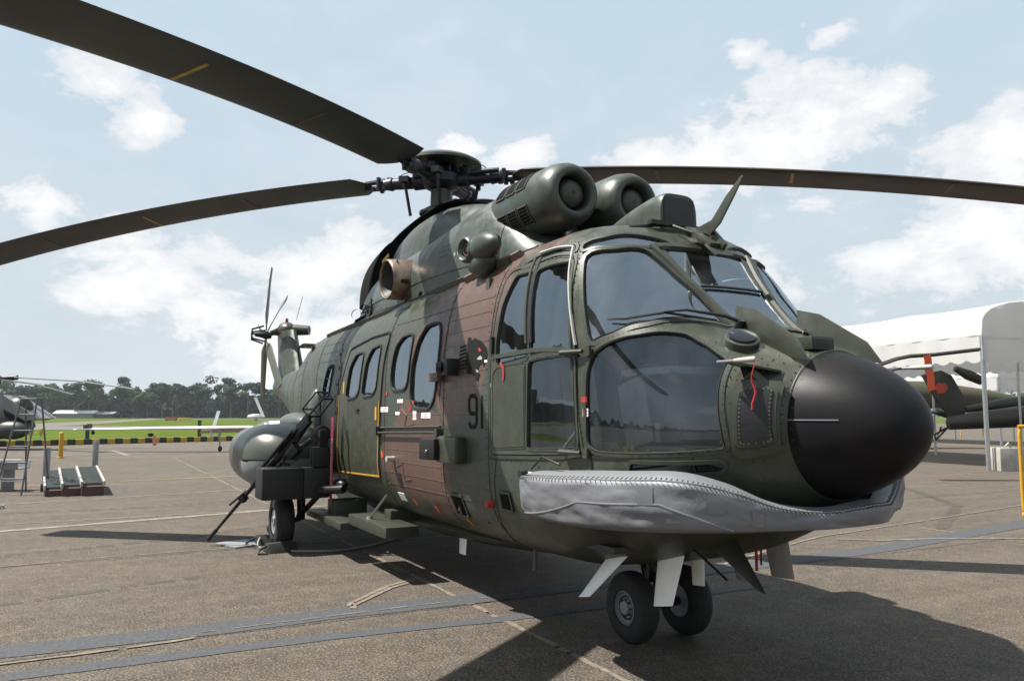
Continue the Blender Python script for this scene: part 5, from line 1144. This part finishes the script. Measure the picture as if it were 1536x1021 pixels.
# roller conveyor sections on wooden bases
WOOD=mat('red_brown_wood',(.085,.045,.04),.8,vs=9); ROLL=mat('roller_green',(.055,.068,.062),.45,metal=.3,vs=20)
for i,(u,w,lb) in enumerate(((90,.36,'roller conveyor section nearest the ladder, lowest of the three'),(114,.38,'middle roller conveyor section between its two neighbours on a red wooden base'),(141,.40,'roller conveyor section beside the rear grey post, on a red wooden base'))):
    D=16.0; X=(u-768)/1195*D+.02; h=(.17,.21,.24)[i]; t=thing('roller_conveyor',lb,'conveyor',bgp(X,D+i*.06),RZ+R(31),'roller conveyor sections on the apron')
    b=MB(); b.prism([(-w/2,0,0),(-w/2,2.3,0),(-w/2,2.3,h+.12),(-w/2,0,h-.06)],(w,0,0)); b.build('base',WOOD,t,smooth=False,bevel=.01)
    for s_ in (-1,1): b=MB(); b.prism([(s_*w/2-.02,-.05,h-.055),(s_*w/2-.02,2.35,h+.13),(s_*w/2-.02,2.35,h+.23),(s_*w/2-.02,-.05,h+.05)],(.04,0,0)); b.build('side_rail',WHITE2,t,smooth=False,bevel=.005)
    r0=None
    for k in range(16):
        if r0 is None:
            b=MB(); b.lathe((-w/2+.025,0,0),(1,0,0),[(0,.030),(w-.05,.030)],8); r0=b.build('roller',ROLL,t); r0.location=(0,.02,h)
        else: c=r0.copy(); COL.objects.link(c); c.location=(0,.02+k*.150,h+k*.0122)
# step ladder
D=16.4; t=thing('step_ladder','grey steel A frame ladder standing open on the apron','ladder',bgp((38-768)/1195*D,D),RZ)
b=MB(); legs=[((-.33,-.25,0),(-.06,.0,1.93)),((-.16,.5,0),(-.03,.12,1.93)),((.20,-.25,0),(.27,.0,1.93)),((.33,.5,0),(.29,.12,1.93))]
for a,c in legs: b=MB(); b.tube([a,c],.018,8); b.build('leg',DSTEEL,t)
for k in range(1,6):
    f_=k/6; A=Vector(legs[0][0]).lerp(Vector(legs[0][1]),f_); B=Vector(legs[2][0]).lerp(Vector(legs[2][1]),f_); b=MB(); b.tube([A,B],.018,8); b.build('rung',DSTEEL,t)
b=MB(); b.tube([legs[0][1],legs[2][1]],.018,8); b.tube([legs[1][1],legs[3][1]],.018,8); b.tube([legs[0][1],legs[1][1]],.018,8); b.tube([legs[2][1],legs[3][1]],.018,8); b.build('top_frame',DSTEEL,t)
D=17.2; t=thing('metal_trough','grey metal trough shaped platform on thin rails beside the ladder','platform',bgp((0-768)/1195*D,D),RZ)
b=MB(); b.rings([[Vector((x,yy,zz)) for yy,zz in ((-.25,.62),(-.2,.45),(.2,.45),(.25,.62),(.22,.62),(.18,.48),(-.18,.48),(-.22,.62))] for x in (-1.2,.45,.62)]); b.build('trough',GREYC,t,smooth=False)
for zz in (.66,.22): b=MB(); b.tube([(-1.2,-.3,zz),(.75,-.3,zz)],.015,8); b.build('rail',ALU,t)
for x in (-.9,.3): b=MB(); b.bbox(x-.02,x+.02,-.2,.2,0,.46); b.build('leg',GREYC,t,smooth=False)
D=13.9; t=thing('floor_strip','end of a grey metal bar lying on the concrete at the picture edge','bar',bgp((4-768)/1195*D,D),RZ+R(20)); b=MB(); b.bbox(-.5,.10,-.05,.05,0,.05); b.build('bar',GREYC,t,smooth=False); b=MB(); b.bbox(.10,.13,-.06,.06,0,.06); b.build('end_cap',ALU,t)
# ---------------- drone ----------------
D=35.5; U0=Vector(((360-768)/1195*D,D)); t=thing('parked_drone','white unmanned aircraft with long straight wings parked before the grass','drone',bgp(U0.x,U0.y),RZ)
def L_(u,v,dd=0): p=at(u,v,D+dd)-bgp(U0.x,U0.y); return Vector((p.dot(RH),p.dot(FH),p.z))
b=MB(); r=[]
for u,v,c_ in ((113,644.5,.35),(250,642.5,.75),(350,641.5,.85),(430,641,.85)):
    p=L_(u,v); r.append([p+Vector((0,c_/2*math.cos(q),c_*.085*math.sin(q)+.02)) for q in [2*math.pi*j/14 for j in range(14)]])
b.rings(r); b.build('wing',WHITE,t)
b=MB(); b.tube([L_(300,648),L_(345,645),L_(420,644)],[.05,.09,.1],10); b.build('wing_pod',WHITE2,t)
b=MB(); b.rings([[L_(u,v)+Vector((.03*math.cos(q),.2*math.sin(q),0)) for q in [2*math.pi*j/10 for j in range(10)]] for u,v in ((316,655),(328,616))]); b.build('tail_boom_fin',WHITE,t)
b=MB(); b.rings([[L_(u,v)+Vector((.04*math.cos(q),.2*math.sin(q),0)) for q in [2*math.pi*j/10 for j in range(10)]] for u,v in ((395,625),(383,596))]); b.build('tail_fin',WHITE,t)
b=MB(); b.lathe(L_(383,632),(0,0,1),[(0,.10),(.15,.09),(.17,.34),(.22,.36),(.30,.30),(.34,.1)],18); b.build('antenna_dome',WHITE2,t)
b=MB(); b.tube([L_(331,643),L_(329,655),L_(330,670)],[.09,.04,.03],10); b.build('landing_leg',WHITE2,t); b=MB(); w0=L_(330,674); b.lathe(Vector((w0.x-.06,w0.y,.12)),(1,0,0),[(0,.09),(.03,.12),(.09,.12),(.12,.09)],16); b.build('wheel',RUB,t)
b=MB(); b.ell(L_(226,652),(.13,.13,.08)); b.build('wing_sensor',BLACK,t)
b=MB(); b.tube([L_(400,641),L_(470,640)],[.28,.34],16); b.ell(L_(398,641),(.4,.3,.28)); b.build('fuselage',WHITE,t)
p=at(232,661,35.3); t2=MB(); t2.box((0,0,0),(.16,.02,.42)); o=tag(t2.build('wing_flag',mat('pale_red_cloth',(.6,.2,.16),.8)),'small pale red flag hanging under the drone wing','flag'); o.location=p; o.rotation_euler=(0,0,RZ)
p=at(359,656,35.0); t2=MB(); t2.box((0,0,0),(.14,.02,.5)); o=tag(t2.build('wing_flag',RED),'bright red flag on the drone next to the helicopter sponson','flag'); o.location=p; o.rotation_euler=(0,0,RZ)
# ---------------- helicopter at the far side of the apron ----------------
D=38; O=bgp((-20-768)/1195*D,D); t=thing('distant_helicopter','dark grey helicopter parked beyond the ladder, seen in part behind it','helicopter',O,RZ)
def Lq(u,v,dd=0): p=at(u,v,D+dd)-O; return Vector((p.dot(RH),p.dot(FH),p.z))
b=MB(); rs=[]
for u,zt,zb_,w in ((-170,2.7,.7,1.0),(-60,2.8,.5,1.1),(0,2.5,.45,1.1),(20,2.0,.5,1.0),(40,1.5,.75,.7),(48,1.25,.95,.35)):
    x=Lq(u,622).x; rs.append([Vector((x,w*math.cos(q),(zt+zb_)/2+(zt-zb_)/2*math.sin(q))) for q in [2*math.pi*j/20 for j in range(20)]])
b.rings(rs); b.build('fuselage',DARKOL,t)
b=MB(); b.prism([Lq(-8,592,-1.1),Lq(4,592,-1.1),Lq(56,627,-1.1),Lq(38,631,-1.1),Lq(-8,606,-1.1)],(0,1.6,0)); b.build('windshield',mat('pale_glass',(.16,.155,.16),.25,vs=1),t,smooth=False)
b=MB(); b.ell(Lq(29,611,-.6),(.62,.5,.5)); b.build('engine_nacelle',DARKOL,t)
b=MB(); b.bbox(Lq(-40,0).x,Lq(16,0).x,-.5,.5,2.3,3.0); b.build('rotor_fairing',DARKOL,t,bevel=.15)
b=MB(); hc=Lq(-6,568); b.lathe(hc-Vector((0,0,.35)),(0,0,1),[(0,.2),(.25,.22),(.3,.4),(.42,.4),(.5,.2)],16); b.tube([hc,Lq(26,566)],.12,10); b.build('rotor_hub',BLACK,t)
b=MB(); b.ell(Lq(18,645,-1.1),(.8,.4,.42)); b.build('sponson',DARKOL,t)
for (u0,v0,u1,v1,m,w) in ((24,566,203,583.5,GREYC,.35),(0,569,112,592,DARKOL,.45),(-6,568,-200,575,DARKOL,.4)):
    b=MB(); A=Lq(u0,v0); B=Lq(u1,v1,-3 if m is DARKOL else 2); M_=(A+B)/2+Vector((0,0,.12)); b.rings([[p+Vector((0,w/2*math.cos(q),.035*math.sin(q))) for q in [2*math.pi*j/10 for j in range(10)]] for p in (A,M_,B)]); b.build('rotor_blade',m,t)
for u in (20,-40): b=MB(); x=Lq(u,0).x; b.lathe((x,-1.2,.35),(0,1,0),[(0,.25),(.05,.35),(.25,.35),(.3,.25)],18); b.tube([(x,-1.1,.35),(x,-.6,.9)],.07,8); b.build('wheel',RUB,t)
# ---------------- tents ----------------
TENT=mat('white_canvas',(.56,.56,.555),.8,var=.05,vs=2,bump=.15,bs=3)
def trans():
    nt=TENT.node_tree; b=nt.nodes['Principled BSDF']; t=nt.nodes.new('ShaderNodeBsdfTranslucent'); t.inputs[0].default_value=(.7,.7,.69,1); m=nt.nodes.new('ShaderNodeMixShader'); m.inputs[0].default_value=.35; o=nt.nodes['Material Output']; nt.links.new(b.outputs[0],m.inputs[1]); nt.links.new(t.outputs[0],m.inputs[2]); nt.links.new(m.outputs[0],o.inputs[0])
trans()
ta=R(-19.3)
def tent(name,label,X,D,Lg,Wd,z0,zs,za,bay,parts=True):
    t=thing(name,label,'tent',bgp(X,D),RZ-ta*1.0)
    # local: x across, y along
    def prof(n=16):
        r=[]
        for k in range(n+1):
            a=math.pi*k/n; r.append((Wd/2-Wd/2*math.copysign(abs(math.cos(a))**.85,math.cos(a)),zs+(za-zs)*math.sin(a)**.55))
        return r
    pf=prof()
    b=MB(); ys=[Lg*k/12 for k in range(13)]; vs=[]; 
    for y in ys:
        sag=.03*math.cos(2*math.pi*y/bay)
        for x,z in pf: vs.append((x,y,z+(sag if .9<x<Wd-.9 else 0)))
    n=len(pf); b.add(vs,[(i*n+j,i*n+j+1,(i+1)*n+j+1,(i+1)*n+j) for i in range(12) for j in range(n-1)]); b.build('roof',TENT,t)
    def scallop(P0,P1,zt,zb,per,name):
        m_=MB(); ln=(Vector(P1)-Vector(P0)).length; k=int(ln/.08); vs=[]
        for i in range(k+1):
            f_=i/k; p=Vector(P0).lerp(Vector(P1),f_); s=abs(math.sin(math.pi*ln*f_/per)); w_=.02*math.sin(f_*ln*6); zz=zt if not callable(zt) else zt(p)
            vs+=[(p.x+w_,p.y+w_,zz),(p.x+w_,p.y+w_,zb-.10*s)]
        m_.add(vs,[(2*i,2*i+1,2*i+3,2*i+2) for i in range(k)]); return m_.build(name,TENT,t)
    scallop((0,0,0),(0,Lg,0),zs+.01,z0,.55,'valance'); scallop((Wd,0,0),(Wd,Lg,0),zs+.01,z0,.55,'valance')
    def top(p):
        x=p.x
        for i in range(len(pf)-1):
            if pf[i][0]<=x<=pf[i+1][0]+1e-6: return pf[i][1]+(pf[i+1][1]-pf[i][1])*(x-pf[i][0])/max(1e-6,pf[i+1][0]-pf[i][0])
        return zs
    scallop((0.0,0,0),(Wd,0,0),top,z0,.5,'gable_cloth'); scallop((0.0,Lg,0),(Wd,Lg,0),top,z0,.5,'gable_cloth')
    k=int(round(Lg/bay))
    for i in range(k+1):
        for x in (.03,Wd-.03):
            m_=MB(); m_.tube([(x,Lg*i/k+.05,0),(x,Lg*i/k+.05,zs)],.045,10); 
            if i==0: m_.tube([(x+.14,.10,0),(x+.14,.10,zs-.1)],.03,8)
            m_.build('pole',ALU,t)
        m_=MB(); m_.tube([(.03,Lg*i/k+.05,zs-.05),(Wd-.03,Lg*i/k+.05,zs-.05)],.018,8); m_.build('crossbar',ALU,t)
    return t
tent('marquee_tent','long white marquee tent with scalloped edge behind the helicopter nose',13.74,23.2,15,6.2,3.22,3.93,5.05,3.75)
tent('marquee_tent','second white marquee tent glimpsed low behind the first one',25,41,12,6,2.95,3.55,4.4,4)
post_thing('concrete_block','rough concrete weight block at the foot of the marquee corner pole','block',1502,23.3,[('block',mat('block_concrete',(.33,.315,.285),.9,vs=5,var=.2,bump=.3,bs=30),lambda b:b.bbox(-.34,.36,-.3,.35,0,.66)),('strap',WHITE2,lambda b:b.tube([(-.1,-.1,.66),(0,-.15,.8),(.1,-.1,.66)],.03,8))])
# barrier at the picture edge
D=13.0; t=thing('yellow_barrier','yellow tubular crowd barrier standing on the apron beside the tent','barrier',bgp((1524-768)/1195*D,D),RZ)
b=MB(); b.tube(smooth_st([(.0,0,1.30),(.0,0,.2),(.03,0,.05),(.15,0,.02),(1.9,.1,.02),(2.0,.1,.1),(2.02,.1,1.2),(1.9,.1,1.4),(.15,0,1.42),(.03,0,1.40),(.0,0,1.30),(0,0,1.2)],5),.028,10); b.build('frame',YEL,t)
for k in range(1,6): b=MB(); b.tube([(k*.33,.0,.03),(k*.33,0,1.40)],.012,8); b.build('upright',YEL,t)
for k,(u,D) in enumerate(((1470,58),)):
    t=thing('yellow_barrier','far low yellow barrier under the tail boom of the parked helicopter','barrier',bgp((u-768)/1195*D,D),RZ); b=MB(); b.tube([(-1.6,0,.0),(-1.6,0,.9),(3,0,.9),(3,0,0)],.04,6); b.build('frame',YEL,t); b=MB(); b.tube([(0,0,0),(0,0,.9)],.04,6); b.build('upright',YEL,t)
# helicopter behind the nose on the port side
D=30; O=bgp((1440-768)/1195*D,D); t=thing('parked_helicopter','dark helicopter beyond the nose cone, its tail fin with a red emblem by the marquee','helicopter',O,RZ)
b=MB(); A=Lq; 
D=30
b.tube([Lq(1422,634,-.2),Lq(1480,629,-.6),Lq(1560,622,-1.0),Lq(1640,612,-1.4)],[.26,.33,.42,.6],20); b.tube([Lq(1424,634,-.2),Lq(1421,634,-.2)],[.24,.12],16); b.build('tail_boom',DARKOL,t)
b=MB(); b.tube([Lq(1446,614,.2),Lq(1500,607,0),Lq(1600,598,-.3)],[.10,.22,.34],16); b.build('boom_spine',DARKOL,t)
b=MB(); b.prism([Lq(1384,562),Lq(1412,555),Lq(1428,563),Lq(1452,604),Lq(1447,622),Lq(1428,626),Lq(1409,606)],(0,.16,0)); fn_=b.build('tail_fin',DARKOL,t,bevel=.03)
b=MB(); rr=random.Random(5); cc=Lq(1411,583,-.012); b.prism([cc+Vector(((.28*rr.uniform(.6,1.15))*math.cos(2*math.pi*k/14),0,(.24*rr.uniform(.6,1.15))*math.sin(2*math.pi*k/14))) for k in range(14)],(0,.008,0)); b.build('red_emblem',mat('emblem_red',(.40,.05,.035),.6),fn_,smooth=False)
b=MB(); b.tube([Lq(1432,552,-.3),Lq(1452,562,-.3),Lq(1472,571,-.3)],[.10,.20,.17],10); b.build('tail_rotor_blade',DARKOL,t)
b=MB(); b.tube([Lq(1405,618),Lq(1430,626)],.10,8); b.tube([Lq(1422,640),Lq(1404,660),Lq(1412,640)],.04,6); b.tube([Lq(1404,660),Lq(1402,652),Lq(1418,642)],.035,6); b.build('tail_skid',BLACK,t)
b=MB(); b.rings([[Lq(u,v,0)+Vector((.0,.5*math.cos(q),.05*math.sin(q))) for q in [2*math.pi*j/10 for j in range(10)]] for u,v in ((1392,618),(1412,619))]); b.build('tailplane',DARKOL,t)
# rotor blade tip with the orange flag: a third helicopter
D=20; O=bgp((1400-768)/1195*D,D+13); t=thing('olive_helicopter','olive and brown helicopter mostly hidden behind the nose cone, drooping rotor blade tied down','helicopter',O,RZ)
b=MB(); b.rings([[Lq(u,v,dd)+Vector((0,w*math.cos(q),.05*math.sin(q))) for q in [2*math.pi*j/10 for j in range(10)]] for u,v,dd,w in ((1300,553,0,.2),(1322,546,0,.22),(1345,538,0,.22),(1365,534,0,.2),(1400,532,0,.12),(1468,524,0,.10))]); b.build('rotor_blade',mat('matt_blade',(.03,.03,.025),.9,spec=.15),t)
b=MB(); b.tube([Lq(1300,600,19),Lq(1400,592,19),Lq(1470,598,19),Lq(1530,604,19)],[1.0,.65,.5,.3],16); b.build('fuselage',mat('far_camo_paint',(.04,.05,.022),.6,vs=.8,col2=(.07,.045,.03),det=2),t)
b=MB(); b.tube([Lq(1330,590,18),Lq(1360,612,18)],[.5,.2],12); b.build('engine_cover',BROWNM,t)
b=MB(); b.lathe(Lq(1345,653,18),(1,0,0),[(0,.25),(.05,.35),(.25,.35),(.3,.25)],18); b.build('wheel',RUB,t)
b=MB(); pts=[at(1390+k*.9,533+k*5.8,19.8)+RH*.015*math.sin(k*1.4) for k in range(10)]; b.sweep(pts,[-FH]*10,.19,.012); tag(b.build('blade_flag',ORANGE),'bright orange warning flag hanging from the drooping rotor blade','flag')
# ---------------- haze ----------------
def haze():
    m=bpy.data.materials.new('haze_air'); m.use_nodes=True; nt=m.node_tree; nt.nodes.clear(); o=nt.nodes.new('ShaderNodeOutputMaterial'); v=nt.nodes.new('ShaderNodeVolumePrincipled'); v.inputs['Density'].default_value=.00016; v.inputs['Color'].default_value=(.86,.92,1,1); nt.links.new(v.outputs[0],o.inputs['Volume'])
    b=MB(); b.bbox(-640,640,-640,640,-1.1,36); h=b.build('haze',m,smooth=False); h['kind']='stuff'
haze()
